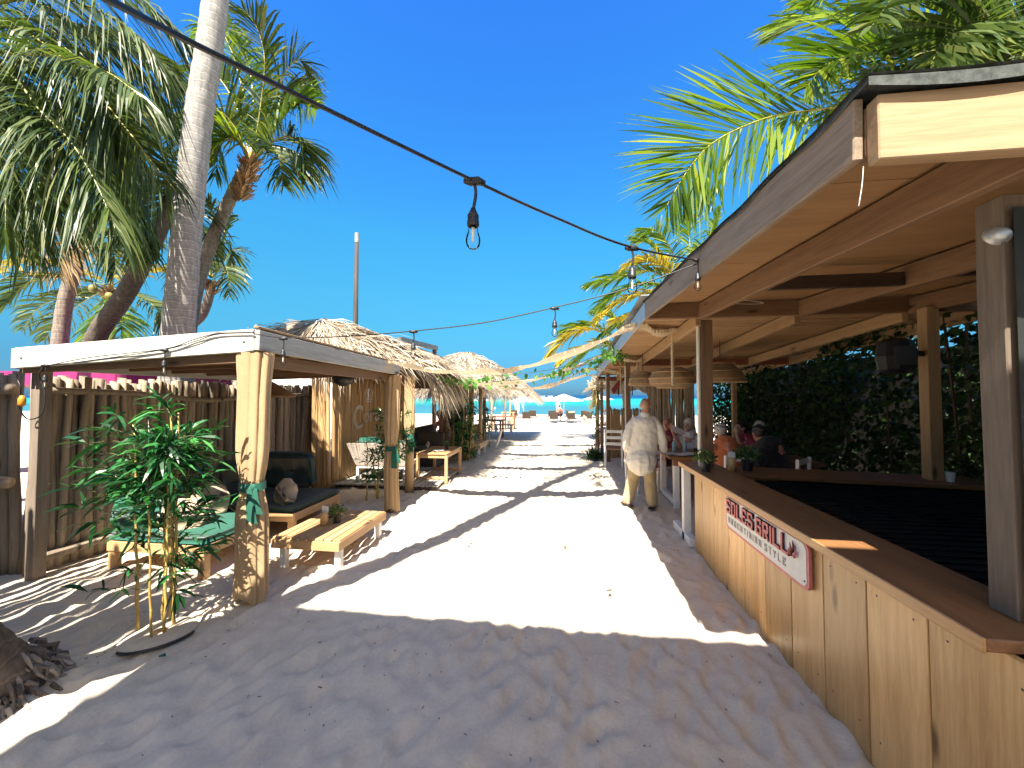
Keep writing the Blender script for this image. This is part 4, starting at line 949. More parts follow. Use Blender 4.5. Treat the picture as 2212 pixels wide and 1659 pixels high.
def bench_seat(label, x0, x1, y0, y1, z, back, m1, m2):
    o = thing('lounge_seat', label, 'seat', ((x0+x1)/2, (y0+y1)/2, 0))
    MB().box(((x0+x1)/2, (y0+y1)/2, z/2), (x1-x0, y1-y0, z), bev=.02).build('base', m1, o); pad(o, 'cushion', ((x0+x1)/2, (y0+y1)/2, z+.06), (x1-x0-.06, y1-y0-.06, .12), m2)
    MB().box((x0+.07 if back == 'w' else (x0+x1)/2, (y0+y1)/2 if back == 'w' else y1-.06, z+.22), (.12 if back == 'w' else x1-x0, y1-y0 if back == 'w' else .12, .46), bev=.03).build('backrest', m1, o); return o
M_DWICK = plain('dark_wicker', (.06, .045, .035), .7, .3, 60, bump=.6)
bench_seat('dark wicker armchair between the hut posts', -3.75, -3.05, 8.9, 9.6, .36, 'n', M_DWICK, M_DGREEN)
bench_seat('long dark wicker sofa at the back of the thatched hut', -4.4, -3.55, 10.0, 12.2, .36, 'w', M_DWICK, M_GREEN)
bench_seat('green cushioned bench seen past the brown hut post', -3.4, -2.75, 11.6, 12.4, .36, 'n', M_TEAK, M_GREEN)
bamboo((-2.78, 10.15, 0), 1.72, 'dense dark bamboo clump between the hut posts by the path', nc=14, n=1300, seed=33, spread=.24, leafL=.20, cut=0, z_low=.05, basin=False, thick=2.2)
bamboo((-2.66, 13.1, 0), 1.35, 'slim bamboo beside the last post of the long thatched hut', nc=4, n=320, seed=35, spread=.25, leafL=.2, basin=False)
sb = thing('low_bench', 'low wooden bench with white legs at the path edge by the hut post', 'bench', (-2.5, 11.1, 0))
board('seat', (-2.62, 10.75, .33), (-2.62, 11.75, .33), .42, .05, M_TEAK, sb); board('apron', (-2.40, 10.75, .27), (-2.40, 11.75, .27), .03, .10, M_TEAK, sb)
for x in (-2.78, -2.45):
    for y in (10.85, 11.65): board('leg', (x, y, 0), (x, y, .30), .06, .06, M_WHITE, sb, up=V((0, 1, 0)))
lb = board('leaning_board', (-2.25, 12.6, .0), (-2.08, 12.7, .62), .03, .30, M_BEIGE and M_LIMEW, None, up=V((0, 1, 0))); tag(lb, 'pale board leaning by the hut plants at the path edge', 'board')

h2 = thing('thatched_hut', 'smaller peaked palm thatched hut nearer the sea', 'hut', (-4.3, 16.3, 0))
hip_roof(h2, -7.0, -1.55, 14.2, 18.6, 3.55, 1.80, ((-4.55, 16.2), (-4.05, 16.2)), 260, 41, L=.8, w=.024, sides='se', sag=.35)
for px_, py_, r in ((1062, 930, .05), (1092, 928, .055), (1102, 918, .05), (1046, 960, .07)):
    round_post(h2, px_, py_, r, 1.95, M_POSTD if px_ in (1092, 1046) else M_POSTL)
wf = thing('timber_pergola', 'pale timber pergola frame rising behind the thatched ridge', 'frame', (-6.0, 13.0, 0))
a, b = PY(863, 733, 11.5), PY(942, 752, 14.5)
MB().bar(a, b, .16, .16).build('beam', M_GREYW, wf)
for p in (a.lerp(b, .12), a.lerp(b, .95)): MB().bar((p.x, p.y, 0), p, .13, .13).build('post', M_RED, wf)
up_ = thing('wooden_pole', 'tall bare wooden pole standing behind the long thatched hut', 'pole', (-8.1, 14, 0))
p0 = PY(770, 505, 14); MB().tube([(p0.x, 14, 0), (p0.x, 14, 4), (p0.x+.02, 14, p0.z)], [.11, .10, .075], 10).build('shaft', wood('pole_wood', (.022, .018, .016), (.075, .06, .05), .8, axis=2), up_, smooth=True)
MB().tube([(p0.x+.02, 14, p0.z-.35), (p0.x+.02, 14, p0.z+.02)], .082, 10).build('pale_tip', M_GREYW, up_)

# ---------------------------------------------------------------- burlap drapes across the path
M_DRAPE = cloth('sunlit_burlap', (.62, .50, .33), .95, 160, .08, .28)  # lighter copy of the burlap, its sunlit look put into the colour
def drape(label, pts, y, width, seed, dy=0.0):
    o = thing('burlap_drape', label, 'drape', (0, y, 2.2), 'burlap drapes strung over the path'); P = crv(pts, 44); rr = random.Random(seed); ph = rr.uniform(0, 6)
    def fn(u, v):
        p = P[int(round(u*44))]; w = width*(1-.6*abs(2*u-1)**2); s = (v-.5)*2
        return V((p.x, p.y+dy*u+s*w/2, p.z-.045*(1-s*s)+.015*math.sin(u*31+s*2+ph)+.012*math.sin(u*67+s*5)))
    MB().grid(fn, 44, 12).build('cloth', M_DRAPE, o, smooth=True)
    fr = MB()
    for k in range(150):
        u = rr.random(); p = fn(round(u*44)/44, 0); fr.bar(p, p+V((rr.gauss(0, .01), -.005, -rr.uniform(.015, .05))), .012, .003)
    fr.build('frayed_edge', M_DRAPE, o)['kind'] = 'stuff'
    return o
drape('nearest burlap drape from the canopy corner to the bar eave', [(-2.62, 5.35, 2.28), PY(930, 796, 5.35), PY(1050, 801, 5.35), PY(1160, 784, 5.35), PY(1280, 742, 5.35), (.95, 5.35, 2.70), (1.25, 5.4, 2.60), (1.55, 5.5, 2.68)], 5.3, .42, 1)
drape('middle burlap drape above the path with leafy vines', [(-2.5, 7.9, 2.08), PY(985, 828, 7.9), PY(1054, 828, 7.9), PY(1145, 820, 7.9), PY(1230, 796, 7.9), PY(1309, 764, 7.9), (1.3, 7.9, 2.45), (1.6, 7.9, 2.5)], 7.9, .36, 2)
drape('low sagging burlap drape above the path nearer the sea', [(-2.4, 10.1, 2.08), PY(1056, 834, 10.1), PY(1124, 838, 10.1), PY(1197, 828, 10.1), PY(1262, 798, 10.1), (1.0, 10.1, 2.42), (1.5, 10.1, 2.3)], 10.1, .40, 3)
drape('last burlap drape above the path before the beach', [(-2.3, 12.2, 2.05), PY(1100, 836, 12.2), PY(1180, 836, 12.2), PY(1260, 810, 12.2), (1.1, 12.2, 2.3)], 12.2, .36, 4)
# vines between the drapes
VLEAF = island('vine_leaf', [(0, (.03, .11, .02)), (.5, (.10, .27, .04)), (1, (.24, .42, .10))], .45, .35)
def vine(label, pts, n, clump, s, seed):
    o = thing('leafy_vine', label, 'vine', tuple(pts[0]), 'vines strung with the drapes'); P = crv(pts, 40); MB().tube(P, .005, 5).build('stem', plain('vine_stem', (.06, .07, .03), .8), o)
    mb = MB(); rr = random.Random(seed)
    for k in range(n):
        u = rr.random() if rr.random() < .5 else min(1, max(0, rr.choice(clump)+rr.gauss(0, .04)))
        p = P[int(u*40)]+V((rr.gauss(0, .05), rr.gauss(0, .08), rr.gauss(-.05, .06))); d = V((rr.gauss(0, .6), rr.gauss(0, .5), -.8)).normalized(); _, sd_, u_ = frame_of(d); L = s*rr.uniform(.6, 1.3); w = sd_*math.cos(k)+u_*math.sin(k)
        mb.add([p, p+d*L*.3+w*L*.36, p+d*L*.7+w*L*.3, p+d*L, p+d*L*.7-w*L*.3, p+d*L*.3-w*L*.36], [(0, 1, 2, 3, 4, 5)])
    mb.build('leaves', VLEAF, o)['kind'] = 'stuff'
vine('bright green vine sagging behind the nearest drape', [(-2.3, 6.9, 2.12), PY(1010, 815, 6.9), PY(1120, 808, 6.9), PY(1220, 792, 6.9), PY(1300, 765, 6.9), (1.0, 6.9, 2.55)], 170, (.22, .23, .25, .27, .55, .78, .9), .085, 5)
vine('second leafy vine looping up to the dining pergola', [PY(1030, 828, 7.6), PY(1180, 812, 7.6), PY(1290, 778, 7.6), PY(1325, 750, 7.6), (1.1, 7.6, 2.5)], 110, (.7, .85, .95), .085, 6)
# flower garland and dry fronds on the last pergola post
gq = PY(1290, 880, 11.55); gp = thing('garland_post', 'post wound with pale flowers, dry fronds and leaves at the beach end of the pergola', 'post', (gq.x, gq.y, 0))
MB().tube([(gq.x, gq.y, -.05), (gq.x, gq.y, 2.35)], .055, 9).build('shaft', M_POSTD, gp)
mb = MB(); leaf_blob(mb, (gq.x-.05, gq.y-.1, 2.0), .28, 200, .09, .3, 4, 1.2); mb.build('pale_flowers', island('pale_flower', [(0, (.55, .38, .36)), (.5, (.62, .56, .42)), (1, (.72, .66, .60))], .7, .3), gp)['kind'] = 'stuff'
mb = MB(); rr = random.Random(9)
for k in range(190):
    a = rr.uniform(2.2, 5.2); s = V((gq.x, gq.y, 1.85+rr.uniform(-.25, .25))); d = V((math.cos(a)*.7, math.sin(a)*.5, -.55)).normalized(); L = rr.uniform(.25, .5); sv = V((math.cos(k), math.sin(k), .2))*.014
    mb.add([s-sv, s+sv, s+d*L+V((0, 0, -.12))], [(0, 1, 2)])
mb.build('dry_fronds', island('dry_frond', [(0, (.20, .14, .06)), (.6, (.42, .34, .14)), (1, (.55, .48, .24))], .7, .2), gp)
mb = MB(); 
for k in range(9): leaf_blob(mb, (gq.x+rr.gauss(0, .06), gq.y-.06, .5+k*.16), .10, 26, .07, .2, 50+k)
mb.build('ivy', LEAFS, gp)
sh = thing('dark_shrub', 'low dark spiky shrub at the foot of the garland post', 'shrub', (gq.x-.1, gq.y-.5, 0))
mb = MB()
for k in range(260):
    a = rr.uniform(0, 6.28); e = rr.uniform(.1, 1.3); s = V((gq.x-.12+rr.gauss(0, .1), gq.y-.55+rr.gauss(0, .1), 0)); d = V((math.cos(a)*math.cos(e), math.sin(a)*math.cos(e), math.sin(e))); L = rr.uniform(.25, .5); sv = V((-math.sin(a), math.cos(a), 0))*.013
    mb.add([s-sv*.6, s+sv*.6, s+d*L*.6+sv, s+d*L*.6-sv, s+d*L-V((0, 0, .1))], [(0, 1, 2, 3), (3, 2, 4)])
mb.build('blades', LEAFD, sh)

# ---------------------------------------------------------------- string lights
t = NT('bulb_glass'); gl = t.new('ShaderNodeBsdfGlossy'); gl.inputs['Roughness'].default_value = .04; tp = t.new('ShaderNodeBsdfTransparent'); fr_ = t.new('ShaderNodeFresnel'); fr_.inputs['IOR'].default_value = 1.25
ms = t.new('ShaderNodeMixShader'); t.lk(fr_.outputs[0], ms.inputs[0]); t.lk(tp.outputs[0], ms.inputs[1]); t.lk(gl.outputs[0], ms.inputs[2]); t.lk(ms.outputs[0], t.out.inputs[0]); M_BULB = t.mat
M_FIL = plain('filament_stem', (.70, .62, .45), .4, .1)
def bulb_at(o, p, s=1.0, swing=(0, 0)):
    p = V(p); k = V((swing[0], swing[1], -.085))*s
    MB().tube([p+V((-.03, -.012, .004))*s, p+V((-.012, 0, .006))*s, p+V((.012, 0, .006))*s, p+V((.03, .012, .004))*s], [.008*s, .014*s, .014*s, .008*s], 8).build('joint', M_BLACK, o, smooth=True)
    MB().tube(crv([p, p+k*.4+V((.006*s, 0, 0)), p+k], 6), .0052*s, 6).build('drop_cord', M_BLACK, o, smooth=True)
    q = p+k
    sk = MB().lathe(q-V((0, 0, .052*s)), [(.017*s, 0), (.019*s, .004*s), (.019*s, .016*s), (.0175*s, .018*s), (.018*s, .034*s), (.012*s, .046*s), (.007*s, .058*s)], 14).build('socket', M_BLACK, o, smooth=True)
    b = MB().lathe(q-V((0, 0, .124*s)), [(.001*s, 0), (.012*s, .003*s), (.020*s, .012*s), (.0232*s, .026*s), (.0215*s, .040*s), (.016*s, .056*s), (.0135*s, .072*s)], 28).build('bulb', M_BULB, o, smooth=True)
    MB().tube([q-V((0, 0, .054))*s, q-V((0, 0, .078))*s, q-V((0, 0, .10))*s], [.006*s, .0045*s, .003*s], 7).build('filament', M_FIL, b)
PIN = PD(1513, 564, 2.72)
s1 = thing('string_light', 'near black string light cable sweeping up over the viewer', 'string light', tuple(PIN))
c1 = crv([PD(120, -60, .42), PD(430, 100, .62), PD(720, 243, .86), PD(1025, 391, 1.2), PD(1200, 470, 1.47), PD(1365, 534, 1.8), PIN], 60)
MB().tube(c1, .0052, 8).build('cable', M_BLACK, s1, smooth=True)
bulb_at(s1, PD(1025, 396, 1.2), 1.0, (-.004, 0)); bulb_at(s1, PD(1365, 539, 1.8)); bulb_at(s1, PIN+V((-.03, -.03, -.01)))
s2_ = thing('string_light', 'far string light cable sagging from the bar eave to the canopy corner', 'string light', tuple(PIN))
c2 = crv([PIN+V((0, 0, -.01)), PD(1360, 622, 2.78), PD(1198, 664, 2.88), PD(1045, 697, 2.97), PD(893, 715, 3.06), PD(740, 727, 3.12), PD(612, 729, 3.16), PD(548, 721, 3.18)], 60)
MB().tube(c2, .0045, 8).build('cable', M_BLACK, s2_, smooth=True)
for px_, py_, d in ((1198, 668, 2.88), (893, 718, 3.06), (612, 733, 3.16)): bulb_at(s2_, PD(px_, py_, d))
s3_ = thing('string_light', 'string light clipped along the whitewashed front beam of the canopy', 'string light', (-4, 2.88, 2.1))
fy = 2.885
for dz in (0, .028): MB().tube(crv([PY(548, 719, fy)+V((0, 0, dz*.2)), PY(470, 722, fy)+V((0, 0, dz*.2)), PY(420, 738, fy)+V((0, 0, dz*.7)), PY(355, 755, fy)+V((0, 0, dz*.2)), PY(200, 778, fy)+V((0, 0, dz)), PY(100, 790, fy)], 40), .0045, 7).build('cable', M_BLACK, s3_, smooth=True)
bulb_at(s3_, PY(355, 758, fy-.01)); bulb_at(s3_, PY(98, 791, fy-.01))
MB().tube(crv([PY(95, 791, fy), PY(85, 810, fy+.1), PY(97, 850, fy+.12), PY(90, 895, fy+.12), PY(60, 905, fy+.1), PY(42, 880, fy+.05), PY(45, 840, fy), PY(38, 820, fy)], 30), .006, 7).build('cable', M_BLACK, s3_, smooth=True)
MB().lathe(PY(47, 878, fy-.03), [(.012, 0), (.026, .02), (.026, .07), (.012, .10)], 10).build('plug', plain('orange_plug', (.65, .25, .02), .5), s3_, smooth=True)
# ---------------------------------------------------------------- coconut palms
PGREEN = island('palm_leaf_dark', [(0, (.022, .045, .010)), (.45, (.05, .085, .017)), (.85, (.095, .135, .03)), (1, (.19, .20, .06))], .42, .28, (1.5, 1.6, .7), spec=.45)
PBRIGHT = island('palm_leaf_sunlit', [(0, (.04, .085, .010)), (.45, (.085, .16, .014)), (.85, (.16, .24, .02)), (1, (.30, .33, .03))], .36, .40, (1.5, 1.5, .5), spec=.5)  # sunlit yellow-green put into the leaf colour; the dark copy lacks it
PYELLOW = island('palm_leaf_yellow', [(0, (.20, .18, .02)), (.5, (.42, .34, .03)), (1, (.60, .46, .05))], .4, .35, (1.3, 1.2, .5))
PDRY = island('palm_leaf_dry', [(0, (.10, .06, .03)), (.5, (.22, .14, .06)), (1, (.36, .25, .12))], .7, .2)
M_RACHIS = plain('rachis', (.20, .22, .05), .45, .25, 6); M_RACHISY = plain('rachis_yellow', (.42, .36, .07), .45, .2, 6)
def frond_mesh(pts, n, L, w, hang, seed, bend=1.0, vee=.35, start=.10, rr_=.022, wind=V((0, 0, 0)), plane=None):
    rr = random.Random(seed); P = crv(pts, 26); mb = MB(); K = 26
    mb.cm = 1; mb.tube(P, [rr_*(1-.88*i/K)+.002 for i in range(K+1)], 6, sq=(1, .7)); mb.cm = 0
    for i in range(n):
        s = start+(1-start)*(i+.5)/n; f = s*K; k = min(int(f), K-1); p = P[k].lerp(P[k+1], f-k)
        T = (P[min(k+2, K)]-P[max(k-1, 0)]).normalized(); S = T.cross(V((0, 0, 1)))
        if S.length < .15: S = T.cross(V((0, 1, 0)))
        S.normalize()
        if plane is not None: S = T.cross(plane).normalized()
        N = S.cross(T).normalized()
        if plane is None and N.z < 0: N = -N
        ll = L*min(1, (.45+2.2*(s-start)))*max(.30, (1-(max(0, s-.55)/.45)**1.8*.72)); an = 1.20-.80*s
        for sg in (-1, 1):
            if rr.random() < .035: continue
            a = an+rr.gauss(0, .08); d = (T*math.cos(a) + S*sg*math.sin(a) + N*(vee+rr.gauss(0, .10)) + wind*rr.uniform(.3, 1.2)).normalized(); l = ll*rr.uniform(.82, 1.12)
            g = hang*rr.uniform(.6, 1.4); b0 = p
            b1 = p + d*l*.34 - V((0, 0, l*g*.10)); b2 = p + d*l*.68 - V((0, 0, l*g*.36)); b3 = p + d*l*.93 - V((0, 0, l*g*.80))
            wv = (N*.55+T*.5*sg+V((rr.gauss(0, .25), rr.gauss(0, .25), rr.gauss(0, .25)))).normalized()
            wv = (wv - d*wv.dot(d)).normalized()*w*rr.uniform(.75, 1.15)
            mb.add([b0-wv*.35, b0+wv*.35, b1+wv*.5, b1-wv*.5, b2+wv*.40, b2-wv*.40, b3], [(0, 1, 2, 3), (3, 2, 4, 5), (5, 4, 6)])
    return mb
def frond(parent, pts, n=52, L=.75, w=.035, hang=.5, seed=1, mat=None, rm=None, **kw):
    return frond_mesh(pts, n, L, w, hang, seed, **kw).build('frond', [mat or PGREEN, rm or M_RACHIS], parent, smooth=False)
def gen(c, az, el, L, droop, k=6):
    p = V(c); out = [p.copy()]; e = el
    for i in range(k):
        p = p + V((math.cos(az)*math.cos(e), math.sin(az)*math.cos(e), math.sin(e)))*(L/k); out.append(p.copy()); e -= droop/k*(.5+i*.25)
    return out
def trunkmat(name, c1, c2, ring, warm=None):
    t = NT(name); v = t.coord(); sp = t.new('ShaderNodeSeparateXYZ'); t.lk(v, sp.inputs[0])
    nz = t.noise(t.coord((3, 3, 1.2)), 2.5, 5); a = t.new('ShaderNodeMath', operation='MULTIPLY_ADD'); a.inputs[1].default_value = .10; t.lk(nz, a.inputs[0]); t.lk(sp.outputs['Z'], a.inputs[2])
    m = t.new('ShaderNodeMath', operation='MULTIPLY'); m.inputs[1].default_value = ring; t.lk(a.outputs[0], m.inputs[0]); fr = t.new('ShaderNodeMath', operation='FRACT'); t.lk(m.outputs[0], fr.inputs[0])
    base = t.ramp(t.noise(t.coord((9, 9, 2)), 3, 6), [(.3, c1), (.7, c2)])
    ringc = t.ramp(fr.outputs[0], [(0, (1.3, 1.3, 1.28)), (.10, (1.25, 1.25, 1.22)), (.2, (.82, .81, .80)), (.8, (1, 1, 1)), (1, (.7, .68, .66))])
    t.col(t.mix(1.0, base, ringc, 'MULTIPLY')); t.rough(.85); t.bump(fr.outputs[0], .5, .012); return t.mat
M_TG = trunkmat('grey_palm_bark', (.24, .225, .205), (.42, .40, .37), 9.0); M_TB = trunkmat('brown_palm_bark', (.15, .125, .10), (.31, .265, .215), 11.0); M_TD = trunkmat('dark_palm_bark', (.07, .055, .045), (.15, .12, .10), 11.0)
def trunk(parent, pts, r0, r1, mat, n=16, k=60, flare=.35):
    P = crv(pts, k); rad = []
    for i in range(k+1):
        f = i/k; rad.append((r0+(r1-r0)*f)*(1+flare*math.exp(-f*9))*(1+.025*math.sin(i*2.1)+.012*math.sin(i*5.3)))
    return MB().tube(P, rad, n).build('trunk', mat, parent, smooth=True, loc=P[0])
def crownshaft(parent, c, d, r, n=9, seed=1):
    rr = random.Random(seed); mb = MB()
    for k in range(n*3):
        a = k*2.4; o = V((math.cos(a), math.sin(a), 0))*r*.8; p = V(c)-V(d)*(.05+.28*rr.random()*(r/.15))+o*.6
        mb.tube([p, p+o*.9+V(d)*r*.8, p+o*1.9+V(d)*r*1.6*rr.uniform(.5, 1.2)], [r*.30, r*.26, r*.10], 5, sq=(1, .35))
    mb.build('leaf_bases', island('leaf_base', [(0, (.10, .05, .025)), (.6, (.26, .15, .07)), (1, (.40, .28, .12))], .8), parent)
def coconuts(parent, c, r, n, seed):
    rr = random.Random(seed)
    for k in range(n):
        a = rr.uniform(0, 6.28); MB().ell(V(c)+V((math.cos(a)*r, math.sin(a)*r, -rr.uniform(.05, .3))), (.10, .10, .12), 10).build('coconut', plain('coconut_husk', (.22, .20, .05), .5, .2), parent, smooth=True)
def px_path(L, y0, y1=None):
    y1 = y0 if y1 is None else y1; n = len(L)-1
    return [PY(a, b, y0+(y1-y0)*i/n) for i, (a, b) in enumerate(L)]
# 1 the tall smooth grey trunk behind the fence
pa = thing('palm_tree', 'tall palm with thick smooth grey ringed trunk behind the canopy', 'palm tree', (-5.6, 4.9, 0))
g0 = PY(385, 722, 4.9); trunk(pa, [(g0.x-.02, 4.9, -.1), (g0.x, 4.9, 1.2), g0] + px_path([(395, 600), (408, 450), (430, 250), (450, 120), (468, -20), (490, -250), (515, -640)], 4.9), .205, .145, M_TG, 22, 110)
ct = PY(515, -640, 4.9); crownshaft(pa, ct, (0, 0, 1), .17, seed=3)
for k in range(13): frond(pa, gen(ct, k*.483+.2, .9-.25*(k % 4), 3.3, 1.6), 50, .8, .04, .6, 100+k)
# 2 the palm leaning right behind it
pb = thing('palm_tree', 'palm with brown fibrous neck leaning out from behind the grey trunk', 'palm tree', (-6.5, 7.0, 0)); YB = 7.0
b0 = PY(405, 740, YB); trunk(pb, [(b0.x-.3, YB, -.1), (b0.x-.15, YB, 1.2), b0] + px_path([(425, 620), (458, 520), (497, 430), (528, 368), (540, 345)], YB), .145, .10, M_TB, 16, 90)
cb = PY(540, 345, YB); crownshaft(pb, cb-V((.05, 0, .35)), (.35, 0, .94), .115, 14, 5); crownshaft(pb, cb-V((-.02, 0, .02)), (.3, 0, .94), .12, 12, 6); crownshaft(pb, cb-V((.14, 0, .62)), (.35, 0, .94), .11, 12, 7)
for k, (L, dy, m) in enumerate([([(540, 340), (548, 240), (535, 130), (500, 50)], .6, 0), ([(545, 340), (562, 240), (572, 130), (555, 60), (525, 20)], -.3, 0), ([(545, 340), (580, 250), (615, 160), (645, 130), (668, 165)], .5, 0), ([(548, 340), (600, 270), (640, 225), (682, 235)], -.6, 0), ([(550, 345), (600, 300), (645, 305), (660, 380)], -.3, 0), ([(540, 340), (500, 265), (465, 240), (425, 265), (400, 320)], -.8, 1), ([(538, 340), (505, 300), (478, 310), (465, 380)], -.4, 0), ([(540, 340), (515, 240), (470, 165), (420, 140), (370, 180)], .2, 0), ([(545, 345), (575, 315), (600, 335), (612, 400)], -.8, 0), ([(542, 340), (530, 220), (500, 110), (470, 60), (440, 70)], .9, 0), ([(545, 340), (590, 235), (630, 190), (668, 200)], 1.2, 0), ([(538, 340), (500, 280), (450, 260), (400, 240), (340, 300)], 1.2, 0)]):
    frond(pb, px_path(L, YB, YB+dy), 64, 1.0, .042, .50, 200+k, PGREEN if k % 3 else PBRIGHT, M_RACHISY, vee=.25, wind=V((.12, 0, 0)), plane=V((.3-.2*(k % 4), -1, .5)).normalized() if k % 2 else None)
# 3 small palm at its foot
pc = thing('palm_tree', 'small palm with short thin neck at the foot of the leaning palm', 'palm tree', (-7.5, 9, 0)); YC = 9.0
c0 = PY(405, 725, YC); trunk(pc, [(c0.x-.35, YC, -.1), (c0.x-.2, YC, 1.5), c0] + px_path([(437, 680), (452, 640), (457, 605)], YC), .13, .10, M_TB, 12, 60)
crownshaft(pc, PY(457, 612, YC), (.1, 0, 1), .14, 10, 8)
for k, L in enumerate([[(457, 600), (475, 540), (487, 480), (478, 440)], [(455, 600), (445, 540), (430, 500), (415, 500)], [(460, 600), (485, 560), (500, 540), (503, 580)], [(455, 600), (460, 520), (458, 460), (440, 430)], [(455, 600), (430, 570), (405, 570), (385, 620)], [(460, 600), (480, 575), (492, 590), (496, 640)]]):
    frond(pc, px_path(L, YC, YC+.5-.3*k), 40, .75, .045, .6, 300+k)
# 4 dark slanting trunk
pd = thing('palm_tree', 'palm with dark slanting trunk left of the grey trunk', 'palm tree', (-8.2, 6.2, 0)); YD = 6.2
d0 = PY(203, 740, YD); trunk(pd, [(d0.x-.9, YD, -.1), (d0.x-.5, YD, 1.2), d0] + px_path([(268, 640), (312, 560), (350, 480), (388, 405)], YD), .17, .13, M_TD, 14, 80)
for k, L in enumerate([[(388, 405), (350, 400), (310, 430), (285, 500)], [(388, 405), (360, 430), (335, 480), (325, 540)], [(388, 405), (395, 330), (380, 280), (340, 270)], [(388, 405), (340, 350), (280, 350), (230, 410)], [(388, 405), (345, 380), (300, 390), (260, 440)], [(388, 405), (420, 440), (440, 500), (440, 560)]]):
    frond(pd, px_path(L, YD, YD-.5+.3*k), 46, .75, .04, .8, 400+k)
# 5 pale thin trunk
pe = thing('palm_tree', 'palm with pale thin curved trunk above the left half of the canopy', 'palm tree', (-9.7, 7.2, 0)); YE = 7.2
e0 = PY(129, 745, YE); trunk(pe, [(e0.x-.2, YE, -.1), (e0.x-.1, YE, 1.2), e0] + px_path([(140, 660), (160, 580), (172, 525), (178, 480)], YE), .15, .12, M_TB, 14, 80)
crownshaft(pe, PY(180, 480, YE), (.1, 0, 1), .15, 10, 12)
for k, L in enumerate([[(180, 480), (140, 460), (100, 490), (75, 550)], [(180, 480), (220, 450), (260, 480), (280, 550)], [(180, 480), (150, 430), (100, 410), (60, 440)], [(180, 480), (210, 490), (240, 530), (250, 590)], [(180, 480), (185, 420), (210, 370), (250, 360)], [(180, 480), (160, 500), (135, 540), (128, 600)], [(180, 480), (230, 470), (280, 500), (310, 570)]]):
    frond(pe, px_path(L, YE, YE+.8-.4*k), 46, .85, .045, .85, 500+k, PDRY if k == 5 else PGREEN)
# 6 low spreading palm in the gap
pf = thing('palm_tree', 'low spreading palm with yellowing fronds and coconuts behind the slanting trunks', 'palm tree', (-10.9, 9.5, 0)); YF = 9.5
f0 = PY(240, 625, YF); trunk(pf, [(f0.x-.1, YF, -.1), (f0.x-.05, YF, 1.6), f0], .15, .13, M_TB, 12, 60); crownshaft(pf, f0, (0, 0, 1), .17, 12, 15); coconuts(pf, f0+V((0, -.2, 0)), .2, 5, 3)
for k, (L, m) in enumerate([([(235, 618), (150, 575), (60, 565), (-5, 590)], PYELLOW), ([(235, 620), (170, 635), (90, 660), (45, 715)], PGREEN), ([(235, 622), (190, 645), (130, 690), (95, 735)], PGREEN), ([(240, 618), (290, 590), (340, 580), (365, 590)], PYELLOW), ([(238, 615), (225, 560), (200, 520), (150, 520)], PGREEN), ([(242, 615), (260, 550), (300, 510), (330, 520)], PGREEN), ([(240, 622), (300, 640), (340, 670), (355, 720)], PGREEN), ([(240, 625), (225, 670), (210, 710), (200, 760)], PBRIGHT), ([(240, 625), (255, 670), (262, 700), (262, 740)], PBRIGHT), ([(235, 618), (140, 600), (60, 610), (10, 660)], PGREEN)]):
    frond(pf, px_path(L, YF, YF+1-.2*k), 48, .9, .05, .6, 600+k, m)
# 7 big dark crown overhead at the top left (its trunk stands outside the picture)
pg = thing('palm_tree', 'big palm whose dark drooping fronds fill the top left', 'palm tree', (-7.2, 3.4, 0)); YG = 4.0
gc = PY(-140, 60, YG); trunk(pg, [(gc.x-.9, YG-.2, -.1), (gc.x-.6, YG-.1, 2.5), gc], .19, .14, M_TG, 14, 80); crownshaft(pg, gc, (.1, 0, 1), .18, 10, 18)
for k, (L, dy) in enumerate([([(-140, 60), (0, 45), (118, 112), (210, 203), (281, 288), (325, 345), (383, 416)], .3), ([(-140, 60), (0, 110), (149, 125), (237, 159), (305, 210)], -.4), ([(-140, 60), (20, 160), (85, 237), (152, 305), (210, 400), (255, 510)], -.2), ([(-140, 60), (-60, 180), (0, 288), (30, 372), (51, 474), (70, 540)], .5), ([(-140, 60), (60, -10), (180, 10), (290, 70), (350, 150)], .6), ([(-140, 60), (40, 0), (160, 50), (260, 110), (330, 190), (350, 260)], 1.0), ([(-140, 60), (-20, 150), (60, 200), (120, 280), (150, 380)], .9), ([(-140, 60), (-30, 200), (20, 300), (90, 390), (120, 480)], .1), ([(-140, 60), (80, 90), (170, 150), (230, 240), (260, 330)], 1.3), ([(-140, 60), (-60, 120), (-20, 240), (10, 400), (12, 520)], -.3), ([(-140, 60), (0, -50), (150, -60), (300, 0), (400, 80)], 1.2), ([(-140, 60), (40, 60), (120, 90), (200, 160), (240, 260), (250, 330)], .2), ([(-140, 60), (20, 200), (100, 260), (180, 340), (230, 440)], .7), ([(-140, 60), (0, 20), (100, 60), (180, 120), (250, 200), (300, 290)], 1.6), ([(-140, 60), (-40, 110), (40, 180), (100, 260), (140, 340), (160, 430)], 1.4), ([(-140, 60), (60, 40), (200, 60), (320, 110), (400, 180)], 1.8), ([(-140, 60), (-60, 240), (-10, 340), (60, 440), (90, 520)], .9), ([(-140, 60), (50, 130), (140, 190), (220, 280), (270, 380), (300, 460)], 1.0)]):
    frond(pg, px_path(L, YG, YG+dy), 92, .95, .030, .95, 700+k, PGREEN, M_RACHISY if k in (0, 1) else None, vee=.05, plane=V((-.2+.15*(k % 4), -1, .8)).normalized() if k % 3 == 0 else None)
